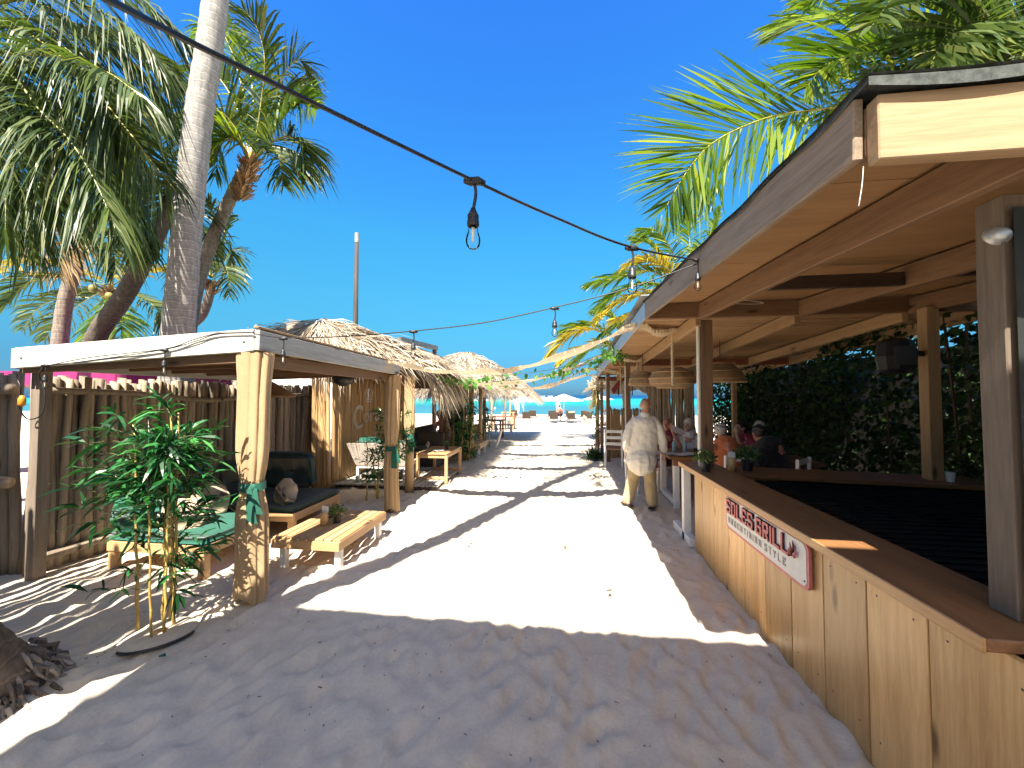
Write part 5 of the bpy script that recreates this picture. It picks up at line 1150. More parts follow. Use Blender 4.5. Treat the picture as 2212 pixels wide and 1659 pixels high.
# 8 the leaning palm at the left edge: its crown is high above the path
ph = thing('palm_tree', 'rough dark based palm leaning over the path at the left edge', 'palm tree', (-3.3, 1.9, 0))
trunk(ph, [(-3.40, 1.90, -.1), (-3.36, 1.62, .5), (-3.10, 1.18, 1.3), (-2.42, .78, 3.3), (-1.45, 1.02, 5.8), (-.6, 1.5, 8.6), (.35, 2.3, 10.6), (.6, 2.9, 11.2)], .17, .12, M_TD, 18, 120, flare=.7)
hc = V((.6, 2.9, 11.2)); crownshaft(ph, hc, (.3, .3, .9), .16, 10, 22)
for k in range(15): frond(ph, gen(hc, k*.42, 1.0-.33*(k % 4), 3.0, 1.5), 44, .75, .042, .5, 800+k)
mb = MB(); rr = random.Random(6)
for k in range(420):
    a = rr.uniform(0, 6.28); q = .17+.16*rr.random()**1.5; c = V((-3.40+math.cos(a)*q, 1.88+math.sin(a)*q, .22*(1-(q-.17)/.16)*rr.random())); mb.tube([c, c+V((math.cos(a)*.035+rr.gauss(0, .02), math.sin(a)*.035+rr.gauss(0, .02), -.03)), c+V((math.cos(a)*.07, math.sin(a)*.07, -.09))], [.014, .011, .005], 5)
mb.build('root_mass', island('root_bark', [(0, (.08, .065, .055)), (.5, (.20, .17, .145)), (1, (.42, .37, .32))], .95), ph)['kind'] = 'stuff'
# 9 right: palm behind the bar roof with the great fan frond
pr = thing('palm_tree', 'bright green palm with a great fan frond over the bar roof', 'palm tree', (6.0, 5.6, 0)); YR = 5.2
rc = PY(2190, 190, YR); trunk(pr, [(rc.x+.3, YR+.6, -.1), (rc.x+.3, YR+.5, 2), rc], .17, .13, M_TB, 14, 60); crownshaft(pr, rc, (0, 0, 1), .17, 10, 25)
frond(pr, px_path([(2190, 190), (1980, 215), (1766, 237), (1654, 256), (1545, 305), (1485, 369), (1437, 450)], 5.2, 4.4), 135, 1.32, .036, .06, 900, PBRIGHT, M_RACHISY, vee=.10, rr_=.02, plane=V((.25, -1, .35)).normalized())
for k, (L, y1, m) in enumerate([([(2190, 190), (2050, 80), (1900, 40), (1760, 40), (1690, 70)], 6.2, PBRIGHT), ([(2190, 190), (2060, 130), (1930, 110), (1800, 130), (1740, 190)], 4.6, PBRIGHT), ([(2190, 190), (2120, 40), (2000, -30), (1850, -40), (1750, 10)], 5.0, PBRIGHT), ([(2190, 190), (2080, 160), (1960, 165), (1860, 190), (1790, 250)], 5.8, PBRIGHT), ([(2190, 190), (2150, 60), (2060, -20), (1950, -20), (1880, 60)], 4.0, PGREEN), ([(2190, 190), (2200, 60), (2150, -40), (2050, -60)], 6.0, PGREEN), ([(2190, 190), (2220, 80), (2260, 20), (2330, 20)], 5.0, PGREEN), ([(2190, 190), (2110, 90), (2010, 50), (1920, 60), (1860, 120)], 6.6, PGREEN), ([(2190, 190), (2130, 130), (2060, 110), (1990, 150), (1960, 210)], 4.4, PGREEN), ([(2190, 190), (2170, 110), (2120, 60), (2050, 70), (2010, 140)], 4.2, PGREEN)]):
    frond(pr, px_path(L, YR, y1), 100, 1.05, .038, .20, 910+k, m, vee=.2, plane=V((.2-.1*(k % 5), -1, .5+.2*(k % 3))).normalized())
# 10, 11 right: palms beyond the pergola
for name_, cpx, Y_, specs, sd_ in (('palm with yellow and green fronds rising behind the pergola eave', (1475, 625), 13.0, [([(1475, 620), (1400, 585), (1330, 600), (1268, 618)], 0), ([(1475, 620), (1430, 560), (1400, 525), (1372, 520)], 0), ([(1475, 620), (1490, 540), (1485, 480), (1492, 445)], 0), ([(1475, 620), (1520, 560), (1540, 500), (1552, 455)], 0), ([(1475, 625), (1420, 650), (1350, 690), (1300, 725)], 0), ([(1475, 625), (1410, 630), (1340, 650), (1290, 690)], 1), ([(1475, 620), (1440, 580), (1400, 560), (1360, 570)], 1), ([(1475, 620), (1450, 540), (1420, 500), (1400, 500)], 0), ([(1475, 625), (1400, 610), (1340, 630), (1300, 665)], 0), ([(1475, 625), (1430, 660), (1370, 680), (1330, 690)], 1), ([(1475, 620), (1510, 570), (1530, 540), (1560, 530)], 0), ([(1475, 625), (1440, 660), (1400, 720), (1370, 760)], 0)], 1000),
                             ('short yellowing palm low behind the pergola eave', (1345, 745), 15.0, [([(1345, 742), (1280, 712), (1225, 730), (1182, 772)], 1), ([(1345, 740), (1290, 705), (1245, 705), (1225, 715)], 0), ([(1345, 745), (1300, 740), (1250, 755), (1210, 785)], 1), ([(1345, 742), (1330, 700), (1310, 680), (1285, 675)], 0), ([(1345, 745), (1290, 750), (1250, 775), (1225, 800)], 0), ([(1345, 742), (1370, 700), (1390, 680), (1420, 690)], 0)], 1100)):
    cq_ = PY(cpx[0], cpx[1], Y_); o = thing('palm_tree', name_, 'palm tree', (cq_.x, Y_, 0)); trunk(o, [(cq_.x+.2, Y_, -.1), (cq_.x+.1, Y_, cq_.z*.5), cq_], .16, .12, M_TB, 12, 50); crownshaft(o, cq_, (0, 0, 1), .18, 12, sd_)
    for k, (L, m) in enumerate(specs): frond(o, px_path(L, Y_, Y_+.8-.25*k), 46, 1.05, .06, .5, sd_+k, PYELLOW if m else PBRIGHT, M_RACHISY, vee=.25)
# ---------------------------------------------------------------- people
def skin(name, c):
    if name in MATS: return MATS[name]
    t = NT(name); f = t.noise(t.coord(), 22, 4); t.col(t.ramp(f, [(.3, [x*.86 for x in c]), (.7, [min(1, x*1.1) for x in c])])); t.rough(.5); t.b.inputs['Subsurface Weight'].default_value = .08; t.b.inputs['Subsurface Radius'].default_value = (.01, .004, .002)
    MATS[name] = t.mat; return t.mat
SK1 = skin('skin_tan', (.40, .22, .15)); SK2 = skin('skin_red', (.50, .22, .15)); SK3 = skin('skin_dark', (.14, .075, .05)); SK4 = skin('skin_light', (.52, .32, .24))
def soft(mb, name, mat, parent, vox=.012, smooth=6, folds=0.0):
    o = mb.build(name, mat, parent, smooth=True)
    r = o.modifiers.new('remesh', 'REMESH'); r.mode = 'VOXEL'; r.voxel_size = vox; r.use_smooth_shade = True
    s = o.modifiers.new('smooth', 'SMOOTH'); s.factor = .5; s.iterations = smooth
    if folds:
        tx = bpy.data.textures.get('cloth_folds') or bpy.data.textures.new('cloth_folds', 'CLOUDS'); tx.noise_scale = .09; tx.noise_depth = 2
        d = o.modifiers.new('folds', 'DISPLACE'); d.texture = tx; d.strength = folds; d.mid_level = .5; d.texture_coords = 'LOCAL'
    return o
def limb(mb, pts, rad, sq=(1, 1), n=12):
    P = crv(pts, 4*(len(pts)-1)); R = []
    for i in range(len(P)):
        f = i/(len(P)-1)*(len(rad)-1); k = min(int(f), len(rad)-2); R.append(rad[k]+(rad[k+1]-rad[k])*(f-k))
    mb.tube(P, R, n, sq=sq); mb.ell(P[0], R[0]*.99, 10); mb.ell(P[-1], R[-1]*.99, 10); return mb
def hand(mb, w, d, side, s=1.0, curl=.5):
    """palm and five unequal bent fingers; w wrist, d direction, side = thumb direction"""
    w, d, t = V(w), V(d).normalized(), V(side).normalized(); nrm = d.cross(t).normalized()
    limb(mb, [w, w+d*.045*s, w+d*.085*s], [.024*s, .034*s, .036*s], sq=(1, .55))
    for k, (o, L) in enumerate(((.030, .068), (.011, .078), (-.009, .072), (-.028, .056))):
        b = w+d*.08*s+t*o*s; m = b+(d*math.cos(curl*.6)+nrm*math.sin(curl*.6)).normalized()*L*.5*s; e = m+(d*math.cos(curl*1.8)+nrm*math.sin(curl*1.8)).normalized()*L*.5*s
        limb(mb, [b, m, e], [.0095*s, .009*s, .0075*s], n=8)
    b = w+d*.03*s+t*.028*s; limb(mb, [b, b+(d*.6+t*.8).normalized()*.035*s, b+(d*.9+t*.5+nrm*.3).normalized()*.065*s], [.012*s, .0105*s, .009*s], n=8)
def head(mb, c, f, up, s=1.0):
    """skull, jaw, nose, brow, ears, lips; c centre, f facing direction"""
    c = V(c); f = V(f).normalized(); u = V(up); u = (u-f*u.dot(f)).normalized(); r = f.cross(u)
    M = Matrix((r, f, u)).transposed()
    mb.ell(c+u*.020*s-f*.010*s, V((.074, .092, .092))*s, 16, M); mb.ell(c-u*.045*s+f*.022*s, V((.056, .066, .068))*s, 14, M)
    mb.ell(c-u*.092*s+f*.050*s, V((.028, .028, .022))*s, 10, M)
    limb(mb, [c+u*.022*s+f*.082*s, c-u*.018*s+f*.104*s], [.010*s, .016*s], n=8)
    mb.ell(c-u*.058*s+f*.083*s, V((.024, .010, .009))*s, 8, M); mb.ell(c+u*.034*s+f*.076*s, V((.054, .014, .010))*s, 10, M)
    for sg in (-1, 1): mb.ell(c+r*sg*.076*s-u*.008*s-f*.008*s, V((.010, .022, .033))*s, 8, M)
    return M, f, u, r
def face_bits(parent, c, M, f, u, r, s=1.0, hair=None, hm=None, long=False):
    c = V(c)
    for sg in (-1, 1): MB().ell(c+u*.012*s+f*.079*s+r*sg*.030*s, V((.012, .008, .008))*s, 8, M).build('eye', plain('eye_dark', (.03, .02, .018), .2), parent, smooth=True)
    if hair:
        mb = MB(); mb.ell(c+u*.030*s-f*.018*s, V((.080, .095, .096))*s, 18, M)
        for k in range(60):
            a = k*2.39; e = .15+1.3*((k*7) % 60)/60; q = c+u*.03*s-f*.02*s+(r*math.cos(a)*math.cos(e)*.08+f*math.sin(a)*math.cos(e)*.09-f*.01+u*math.sin(e)*.095)*s
            if (q-c).dot(f) < .055*s or (q-c).dot(u) > .07*s: mb.ell(q, .016*s, 6)
        if long: mb.ell(c-f*.06*s-u*.02*s, V((.078, .05, .10))*s, 12, M)
        # keep the face clear: hair is pushed back of the brow line
        mb.v = [tuple(V(p) - f*max(0, (V(p)-c).dot(f)-.055*s) if (V(p)-c).dot(u) < .055*s else V(p)) for p in mb.v]
        soft(mb, 'hair', hm, parent, .010*s, 3)

# ---- the standing man in the white shirt, back to the viewer
man = thing('person', 'standing person in loose white shirt and khaki trousers holding paper, back turned', 'person', (1.2, 6.45, 0)); MY = 6.45
def mp(px_, py_, dy=0.0): return PY(px_, py_, MY) + V((0, dy, 0))
b = MB(); hc_ = mp(1394, 876); M_, f_, u_, r_ = head(b, hc_, (.35, 1, -.05), (0, 0, 1), 1.08)
limb(b, [hc_-V((0, .02, .05)), mp(1393, 900)], [.062, .066]); limb(b, [mp(1392, 908), mp(1390, 950), mp(1386, 992)], [.10, .13, .13], sq=(.75, 1.15))
limb(b, [mp(1366, 911), mp(1353, 946, -.02), mp(1355, 979, .02)], [.052, .042, .030]); limb(b, [mp(1416, 911), mp(1430, 946, -.02), mp(1435, 981, .03)], [.052, .042, .030])
hand(b, mp(1355, 981, .02), (.02, .1, -1), (-.2, 1, 0), 1.0, .6); hand(b, mp(1435, 983, .03), (.05, .1, -1), (.1, 1, 0), 1.0, .6)
limb(b, [mp(1376, 992), mp(1369, 1035, .03), PZ(1356, 1080, .07)+V((0, 0, 0))], [.085, .060, .040]); limb(b, [mp(1400, 992), mp(1405, 1040, .02), PZ(1409, 1086, .07)], [.085, .060, .040])
fl_, fr2 = PZ(1356, 1088, .03), PZ(1410, 1093, .03)
limb(b, [fl_+V((0, -.02, .02)), fl_+V((-.05, .10, 0))], [.036, .034], sq=(1, .6)); limb(b, [fr2+V((0, -.02, .02)), fr2+V((.05, .10, 0))], [.036, .034], sq=(1, .6))
soft(b, 'body', SK1, man, .0095, 3)
face_bits(man, hc_, M_, f_, u_, r_)
c = MB(); limb(c, [mp(1393, 897), mp(1392.5, 904), mp(1392, 914), mp(1390, 950), mp(1386, 980), mp(1385, 996)], [.085, .165, .215, .222, .228, .245], sq=(.60, 1), n=22)
limb(c, [mp(1372, 909), mp(1362, 922), mp(1353, 946, -.02), mp(1354, 968, .01)], [.075, .076, .066, .066]); limb(c, [mp(1412, 909), mp(1422, 922), mp(1430, 946, -.02), mp(1434, 970, .02)], [.075, .076, .066, .070])
soft(c, 'shirt', cloth('white_linen', (.70, .66, .58), .9, 260, .05), man, .010, 4, .026)
c = MB(); limb(c, [mp(1388, 985), mp(1388, 1000)], [.16, .17], sq=(.72, 1)); limb(c, [mp(1376, 996), mp(1368, 1035, .03), PZ(1356, 1079, .08)], [.115, .098, .088]); limb(c, [mp(1401, 996), mp(1405, 1040, .02), PZ(1409, 1085, .08)], [.115, .098, .085])
soft(c, 'trousers', cloth('khaki_linen', (.46, .35, .19), .9, 260, .08), man, .010, 4, .024)
for p, a in ((fl_, -.4), (fr2, .4)): MB().box(p+V((.02*a, .035, -.018)), (.095, .26, .022), rz=-a, bev=.008).build('sandal', M_BLACK, man)
MB().prism([mp(1350, 985, .06), mp(1357, 983, .06), mp(1360, 1003, .06), mp(1349, 998, .06)], (0, .004, 0)).build('paper', M_WHITE, man)

# ---- seated people built at the origin facing +Y, then turned into place
def seated(label, loc, rz, sk, shirt, trousers, hair=None, lean=.15, headturn=0.0, headpitch=0.0, arms='table', big=1.0, bare=False, long=False, chair=True):
    o = thing('person', label, 'person', (0, 0, 0)); b = MB(); tl = V((0, lean*.55, .52)); hip = V((0, 0, .52)); sh = hip+V((0, lean*.5, .46)); nk = sh+V((0, .02+lean*.15, .08)); hc2 = nk+V((0, .03+lean*.1, .14))
    f = V((math.sin(headturn), math.cos(headturn), headpitch)); M, f, u, r = head(b, hc2, f, (0, 0, 1))
    limb(b, [hc2-V((0, .02, .07)), nk, sh], [.052, .058, .07]); limb(b, [hip, hip.lerp(sh, .5), sh], [.15*big, .145*big, .15*big], sq=(1.15, .72))
    limb(b, [sh+V((-.16*big, 0, -.02)), sh+V((.16*big, 0, -.02))], [.065*big, .065*big])
    for sg in (-1, 1):
        a0 = sh+V((sg*.19*big, 0, -.03))
        if arms == 'face' and sg < 0: el, wr, hd = a0+V((sg*.06, .22, -.22)), hc2+V((sg*.07, .14, -.10)), V((-.1*sg, -.2, 1))
        else: el, wr, hd = a0+V((sg*.08, .06, -.27)), a0+V((sg*.01-.06*sg, .30, -.27)), V((-sg*.3, 1, -.05))
        limb(b, [a0, el, wr], [.05*big, .042*big, .028]); hand(b, wr, hd, (-sg, .2, .3), 1.0, .8)
        limb(b, [hip+V((sg*.10, 0, 0)), hip+V((sg*.13, .42, .0)), V((sg*.13, .44, .08))], [.085*big, .065, .042]); limb(b, [V((sg*.13, .42, .04)), V((sg*.13, .58, .03))], [.04, .033], sq=(1, .6))
    soft(b, 'body', sk, o, .012, 3); face_bits(o, hc2, M, f, u, r, 1, hair is not None, hair, long)
    if not bare:
        c = MB(); limb(c, [hip+V((0, 0, -.02)), hip.lerp(sh, .5), sh+V((0, 0, .015))], [.175*big, .165*big, .15*big], sq=(1.15, .76)); limb(c, [sh+V((-.17*big, 0, -.03)), sh+V((.17*big, 0, -.03))], [.078*big, .078*big])
        for sg in (-1, 1): limb(c, [sh+V((sg*.19*big, 0, -.03)), sh+V((sg*.245*big, .035, -.18))], [.072*big, .068*big])
        soft(c, 'shirt', shirt, o, .013, 4, .02)
    c = MB()
    for sg in (-1, 1): limb(c, [hip+V((sg*.10, -.02, -.01)), hip+V((sg*.13, .38, 0))], [.11*big, .085])
    limb(c, [hip+V((-.12, 0, 0)), hip+V((.12, 0, 0))], [.13*big, .13*big]); soft(c, 'shorts', trousers, o, .014, 4, .015)
    o.location = loc; o.rotation_euler = (0, 0, rz); return o
H_GREY = plain('hair_grey', (.35, .33, .31), .7, .3, 60); H_DARK = plain('hair_dark', (.02, .016, .014), .55, .3, 60); H_WHITE = plain('hair_white', (.60, .57, .54), .7, .2, 60)
C_RED = cloth('red_cotton', (.24, .03, .035), .85); C_ORG = cloth('orange_cotton', (.52, .15, .05), .85); C_BLK = cloth('black_cotton', (.008, .009, .011), .9); C_WHT = cloth('white_lace', (.66, .63, .62), .85); C_NAVY = cloth('navy_cotton', (.02, .03, .06), .9); C_PINK = cloth('dark_pink_cotton', (.34, .05, .10), .85)
def on_ground(px_, y): q = PY(px_, 930, y); return (q.x, q.y, 0)
seat_spots = []
def place(px_, y, rz): p = on_ground(px_, y); seat_spots.append((p, rz)); return p
seated('seated bald person in dark red shirt holding a phone to the ear at the table', place(1440, 7.75, math.pi*.95), math.pi*.95, SK2, C_RED, C_NAVY, None, .1, .5, 0, 'face')
seated('seated grey haired person in white lace top beside the timber bar post', place(1492, 7.55, math.pi*.80), math.pi*.80, SK4, C_WHT, C_NAVY, H_WHITE, .12, .2)
seated('seated grey haired person in orange shirt seen from behind the bar counter', place(1578, 5.95, .15), .15, SK2, C_ORG, C_NAVY, H_GREY, .25, .7, -.1, big=1.15)
seated('seated person with dark hair drinking at the far side of the table', place(1612, 7.0, math.pi*.62), math.pi*.62, SK4, C_PINK, C_NAVY, H_DARK, .1, 0, .1, 'face', long=True)
seated('seated white haired person in red top facing the bar', place(1642, 6.9, math.pi*.85), math.pi*.85, SK2, C_RED, C_NAVY, H_WHITE, .1, -.2)
seated('big seated person in black shirt leaning on the far counter of the bar', place(1692, 5.75, .75), .75, SK2, C_BLK, C_BLK, H_DARK, .35, .7, -.1, big=1.3)
# tables and white chairs
def dining_table(label, x0, x1, y0, y1, z=.77):
    o = thing('dining_table', label, 'table', ((x0+x1)/2, (y0+y1)/2, 0), 'dining tables under the pergola')
    n = 4
    for k in range(n): 
        y = y0+(y1-y0)*(k+.5)/n; board('top_plank', (x0, y, z), (x1, y, z), (y1-y0)/n-.004, .04, M_TOPW, o)
    board('apron', (x0+.06, y0+.07, z-.075), (x1-.06, y0+.07, z-.075), .03, .10, M_RED, o); board('apron', (x0+.06, y1-.07, z-.075), (x1-.06, y1-.07, z-.075), .03, .10, M_RED, o)
    for x in (x0+.12, x1-.12):
        for y in (y0+.12, y1-.12): board('leg', (x, y, -.04), (x, y, z-.02), .085, .085, M_WHITE, o, up=V((0, 1, 0)))
        board('foot_rail', (x, y0+.05, .06), (x, y1-.05, .06), .08, .09, M_WHITE, o)
    return o
dining_table('wooden dining table with white legs in front of the standing man', 1.62, 2.55, 6.30, 7.35); dining_table('second wooden dining table with white legs near the hedge', 2.72, 3.65, 6.0, 6.8)
dining_table('empty wooden dining table at the beach end of the pergola', 1.55, 2.5, 9.2, 10.1)
def bottle(loc, label):
    o = thing('water_bottle', label, 'bottle', loc, 'water bottles on the dining table'); MB().lathe(loc, [(.031, 0), (.033, .01), (.033, .14), (.028, .165), (.012, .20), (.012, .22)], 12).build('body', plain('bottle_blue', (.30, .42, .46), .12, .1, spec=.7), o, smooth=True); MB().lathe(V(loc)+V((0, 0, .22)), [(.014, 0), (.014, .02)], 10).build('cap', M_WHITE, o)
bottle((PY(1456, 960, 6.75).x, 6.75, .791), 'pale blue water bottle nearest the hand of the standing man'); bottle((PY(1479, 960, 6.8).x, 6.8, .791), 'pale blue water bottle nearest the white lace sleeve')
gl_ = MB().lathe((PY(1503, 980, 6.45).x, 6.45, .791), [(.028, 0), (.034, .12), (.032, .12), (.027, .008)], 14).build('drinking_glass', M_GLASS, smooth=True); tag(gl_, 'tall drinking glass at the corner of the dining table', 'glass')
for k, (px_, y) in enumerate(((1440, 6.6), (1470, 6.5), (1490, 6.6))):
    q = PY(px_, 980, y); o = MB().lathe((q.x, y, .791), [(.07, 0), (.13, .014), (.135, .018), (.125, .018), (.07, .006)], 18).build('plate', M_WHITE, smooth=True); tag(o, ['white plate beside the standing man on the dining table', 'white plate in front of the two water bottles', 'white plate by the drinking glass'][k], 'plate')
mn = MB().prism([PY(1451, 918, 7.45), PY(1480, 930, 7.45), PY(1476, 943, 7.45), PY(1449, 931, 7.45)], (0, .006, 0)).build('menu_card', plain('menu_paper', (.62, .55, .55), .7)); tag(mn, 'open pale menu card held up at the dining table', 'menu')
ch = thing('white_chair', 'white ladder back chair beside the empty dining table', 'chair', (0, 0, 0), 'white ladder back chairs of the dining pergola')
for x in (-.2, .2): board('back_post', (x, -.2, -.03), (x, -.23, .92), .045, .04, M_WHITE, ch, up=V((0, 1, 0))); board('leg', (x, .2, -.03), (x, .2, .44), .045, .045, M_WHITE, ch, up=V((0, 1, 0))); board('side_rail', (x, -.2, .40), (x, .2, .40), .025, .05, M_WHITE, ch)
for z in (.87, .72, .57): board('back_slat', (-.2, -.218, z), (.2, -.218, z), .02, .07, M_WHITE, ch)
board('front_rail', (-.2, .2, .40), (.2, .2, .40), .025, .05, M_WHITE, ch); MB().box((0, 0, .45), (.44, .44, .03), bev=.01).build('seat', M_RED, ch)
p = PZ(1327, 1008, 0); ch.location = (p.x, p.y+.1, 0); ch.rotation_euler = (0, 0, -.15)
for k, (loc, rz, lab) in enumerate([((1.42, 7.45, 0), -1.2, 'white ladder back chair standing just beyond the standing man'), ((1.95, 8.85, 0), 0, 'white ladder back chair on the near side of the empty dining table')] + [((p[0], p[1], 0), a, 'white ladder back chair under ' + n_) for (p, a), n_ in zip(seat_spots, ('the person in dark red', 'the person in white lace', 'the person in orange', 'the dark haired drinker', 'the white haired person in red', 'the big person in black'))]):
    copy_tree(ch, loc, rz, lab)

# ---------------------------------------------------------------- the beach beyond
t = NT('umbrella_white'); t.col((.78, .78, .77)); t.rough(.8); M_UMB = t.mat
def umbrella(px_, py_, label, r=1.55, h=2.15):
    q = PG(px_, py_); o = thing('beach_umbrella', label, 'umbrella', tuple(q), 'white umbrellas on the beach')
    MB().tube([q, q+V((0, 0, h))], .035, 8).build('pole', M_WHITE, o); cb_ = MB(); n = 8; top = q+V((0, 0, h))
    for k in range(n):
        a0, a1 = k*6.2832/n+.2, (k+1)*6.2832/n+.2
        e0 = q+V((math.cos(a0)*r, math.sin(a0)*r, h-.50)); e1 = q+V((math.cos(a1)*r, math.sin(a1)*r, h-.50)); m = (e0+e1)/2*1+V((0, 0, -.06)); m0 = top.lerp(e0, .55)+V((0, 0, -.03)); m1 = top.lerp(e1, .55)+V((0, 0, -.03))
        cb_.add([top, m0, m1], [(0, 1, 2)]); cb_.add([m0, e0, m, e1, m1], [(0, 1, 2, 3, 4)])
    cb_.build('canopy', M_UMB, o)
    rb = MB()
    for k in range(n): a0 = k*6.2832/n+.2; rb.bar(top, q+V((math.cos(a0)*r, math.sin(a0)*r, h-.52)), .015, .015)
    rb.build('ribs', M_WHITE, o); MB().lathe(q, [(.22, 0), (.22, .05), (.05, .08)], 14).build('base', M_GREYW, o)
umbrella(1218, 912, 'white beach umbrella shading the pair of loungers by the seated person'); umbrella(1131, 903, 'white beach umbrella half hidden behind the thatched eave', 1.5, 2.1); umbrella(1292, 904, 'white beach umbrella half hidden behind the garland post', 1.5, 2.3)
M_MESH = plain('brown_mesh', (.075, .055, .045), .8, .2, 30); M_FRAME = plain('pale_metal', (.45, .42, .38), .5, .1, 9, .3)
lg = thing('sun_lounger', 'brown mesh sun lounger', 'sun lounger', (0, 0, 0), 'brown loungers facing the sea')
MB().bar((0, .05, .30), (0, 1.25, .30), .58, .03).build('seat_panel', M_MESH, lg); MB().bar((0, .03, .31), (0, -.30, .82), .60, .035, up=V((0, 1, .5))).build('back_panel', M_MESH, lg)
for x in (-.3, .3):
    MB().bar((x, -.45, .27), (x, 1.35, .27), .035, .04).build('rail', M_FRAME, lg)
    for y in (-.35, 1.2): MB().bar((x, y, 0), (x, y, .26), .035, .035, up=V((0, 1, 0))).build('leg', M_FRAME, lg)
    MB().bar((x*1.05, -.05, .46), (x*1.05, .35, .46), .05, .025).build('arm', M_FRAME, lg)
spots = [(1196, 914, 'brown lounger under the umbrella with a person beside it', .05), (1234, 914, 'brown lounger right of the umbrella pole with a rolled towel', -.15), (1270, 913, 'brown lounger in front of the garland post side', .0), (1137, 913, 'brown lounger behind the wooden beach tables', .06), (1151, 907, 'second brown lounger partly behind the first by the tables', -.05), (1111, 905, 'brown lounger half hidden by the round beach table', .05), (1192, 908, 'brown lounger set just behind the one under the umbrella', .1), (1230, 908, 'brown lounger tucked behind the one with the rolled towel', .1), (1262, 908, 'brown lounger tucked behind the rightmost pair', .1)]
for k, (px_, py_, lab, rz) in enumerate(spots):
    q = PG(px_, py_)
    if k == 0: lg.location = q; lg.rotation_euler = (0, 0, rz); lg['label'] = lab
    else: copy_tree(lg, tuple(q), rz, lab)
tw_ = MB().tube([PG(1234, 914)+V((-.2, -.30, .80)), PG(1234, 914)+V((.25, -.30, .83))], .06, 10).build('rolled_towel', M_BEIGE, smooth=True); tag(tw_, 'pale rolled towel on top of a lounger back', 'towel')
def banner(px_, py_, h, label, lean):
    q = PG(px_, py_); o = thing('feather_flag', label, 'flag', tuple(q), 'white feather flags on the beach')
    P = crv([q, q+V((lean*.35, 0, h*.5)), q+V((lean*.8, 0, h*.9)), q+V((lean*1.3, 0, h))], 16); MB().tube(P, .02, 6).build('pole', M_WHITE, o)
    MB().grid(lambda u, v: P[int(u*16)]+V((.62*v*math.sin(min(1, u*1.05+.12)*3.0)**.6 if u < .97 else .1*v, .05*math.sin(u*5), -.12*v)), 16, 4).build('sail', M_UMB, o, smooth=True)
banner(1204, 893, 2.15, 'tall white feather flag behind the umbrella', -.45); banner(1114, 893, 2.1, 'white feather flag behind the thatched eave', -.3)
# catamaran and boats
def boat(px_, py_, L, label, mast=False):
    d = ray(px_, py_); q = CP+d*((-.6-CAMH)/d.z); o = thing('boat', label, 'boat', tuple(q), 'boats moored offshore')
    for sg in (-1, 1): MB().prism([(q.x-L/2, q.y+sg*1.1, q.z+.35), (q.x-L*.42, q.y+sg*1.1, q.z-.1), (q.x+L*.40, q.y+sg*1.1, q.z-.1), (q.x+L/2, q.y+sg*1.1, q.z+.75), (q.x-L/2, q.y+sg*1.1, q.z+.65)], (0, .5, 0)).build('hull', M_UMB, o)
    MB().box((q.x, q.y, q.z+.8), (L*.75, 2.6, .15)).build('deck', M_UMB, o); MB().box((q.x-L*.05, q.y, q.z+1.25), (L*.42, 2, .8), bev=.15).build('cabin', M_UMB, o); MB().box((q.x-L*.05, q.y-1.02, q.z+1.35), (L*.34, .05, .3)).build('window', M_BLACK, o)
    MB().box((q.x-L*.05, q.y, q.z+2.05), (L*.5, 2.4, .1)).build('roof', M_UMB, o)
    for sx_ in (-.26, .16): MB().box((q.x+L*sx_, q.y, q.z+1.85), (.08, 2, .4)).build('strut', M_UMB, o)
boat(1172, 865, 7, 'white catamaran moored beyond the umbrella'); boat(1190, 861, 8, 'second white boat moored behind the catamaran'); boat(1040, 866, 6, 'small white boat seen between the hut posts')
by = PG(1108, 895); d = ray(1069, 884); q = CP+d*((-.6-CAMH)/d.z); tag(MB().ell(q+V((0, 0, .12)), (.18, .18, .2), 10).build('buoy', M_UMB, smooth=True), 'small white buoy floating off the beach', 'buoy')
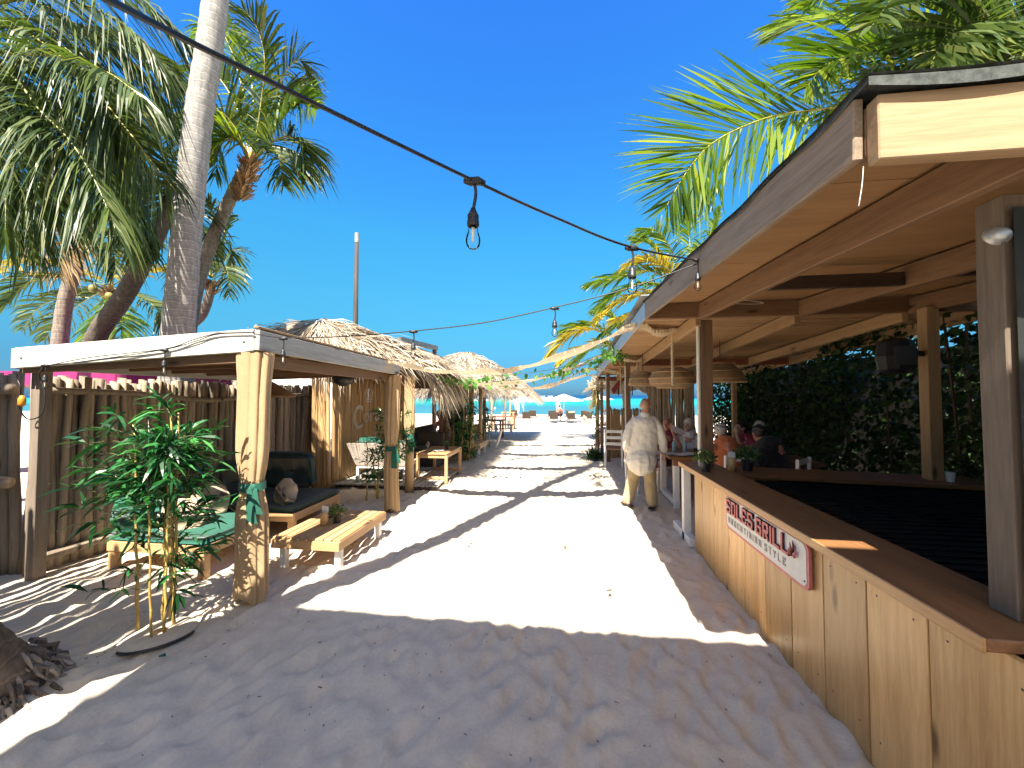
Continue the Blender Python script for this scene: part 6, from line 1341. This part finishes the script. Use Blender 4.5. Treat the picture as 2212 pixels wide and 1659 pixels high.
# beach tables and benches by the second hut
def beach_table(px_, py_, w, d_, h, label, top, legm, rnd=False):
    q = PG(px_, py_); o = thing('beach_table', label, 'table', tuple(q), 'wooden tables on the beach')
    if rnd: MB().lathe(q+V((0, 0, h-.04)), [(w/2, 0), (w/2, .04), (.02, .04)], 22, sy=d_/w).build('top', top, o)
    else:
        for k in range(4): y = q.y-d_/2+d_*(k+.5)/4; board('plank', (q.x-w/2, y, q.z+h), (q.x+w/2, y, q.z+h), d_/4-.01, .04, top, o)
    for sx_ in (-1, 1):
        for sy_ in (-1, 1): board('leg', (q.x+sx_*w*.38, q.y+sy_*d_*.36, q.z-.03), (q.x+sx_*w*.38, q.y+sy_*d_*.36, q.z+h-.02), .08, .08, legm, o, up=V((0, 1, 0)))
beach_table(1062, 945, 1.15, .9, .74, 'red brown wooden table nearest the hut plants', M_RED, M_RED); beach_table(1088, 927, 1.5, 1.1, .74, 'oval red brown table under the hut eave', M_RED, M_TEAK, True)
beach_table(1088, 938, .95, .42, .45, 'low wooden bench with white legs by the red brown table', M_TEAK, M_WHITE); beach_table(1112, 925, 1.0, .45, .45, 'second low bench with white legs beside the oval table', M_LIMEW, M_WHITE); beach_table(1098, 915, 1.0, .5, .8, 'slatted wooden chair back beyond the oval table', M_TEAK, M_TEAK)
# bathers
seated('seated shirtless person in dark shorts on a lounger facing the sea', tuple(PG(1209, 909)+V((0, 0, -.02))), .1, SK2, None, C_BLK, H_DARK, .05, 0, 0, bare=True)
kid = seated('child in pale suit sitting on the sand by the loungers', tuple(PG(1266, 918)+V((0, 0, -.22))), 1.9, SK4, None, C_BEI if 'C_BEI' in globals() else M_BEIGE, H_DARK, .15, 0, -.1, bare=True); kid.scale = (.72, .72, .72)
seated('shirtless person with dark hair seated in the shade of the thatched hut', tuple(V((PY(985, 880, 12.3).x, 12.3, .30))), .2, SK3, None, C_NAVY, H_DARK, .1, .4, 0, bare=True)
seated('shirtless person bending forward beside the hut post', tuple(V((PY(968, 890, 11.2).x, 11.2, -.05))), .9, SK2, None, C_NAVY, H_DARK, .6, .4, -.3, bare=True)
seated('dark figure seated beyond the pergola posts with hand to the face', tuple(V((PY(1322, 880, 13.4).x, 13.4, .05))), 1.4, SK3, None, C_NAVY, H_DARK, .1, 0, 0, 'face', bare=True)
# thatched sunshade and white flags seen through the pergola
q = PY(1355, 850, 15.5); o = sunshade((q.x, 15.5, -.1), 1.5, 'thatched sunshade seen through the dining pergola'); 
# loose leaf on the sand
lf_ = PZ(350, 1418, .012); tag(MB().add([lf_+V((-.03, 0, 0)), lf_+V((0, -.02, .008)), lf_+V((.035, 0, .004)), lf_+V((0, .02, .012))], [(0, 1, 2, 3)]).build('fallen_leaf', BLEAF), 'dark green leaf lying on the shaded sand', 'leaf')
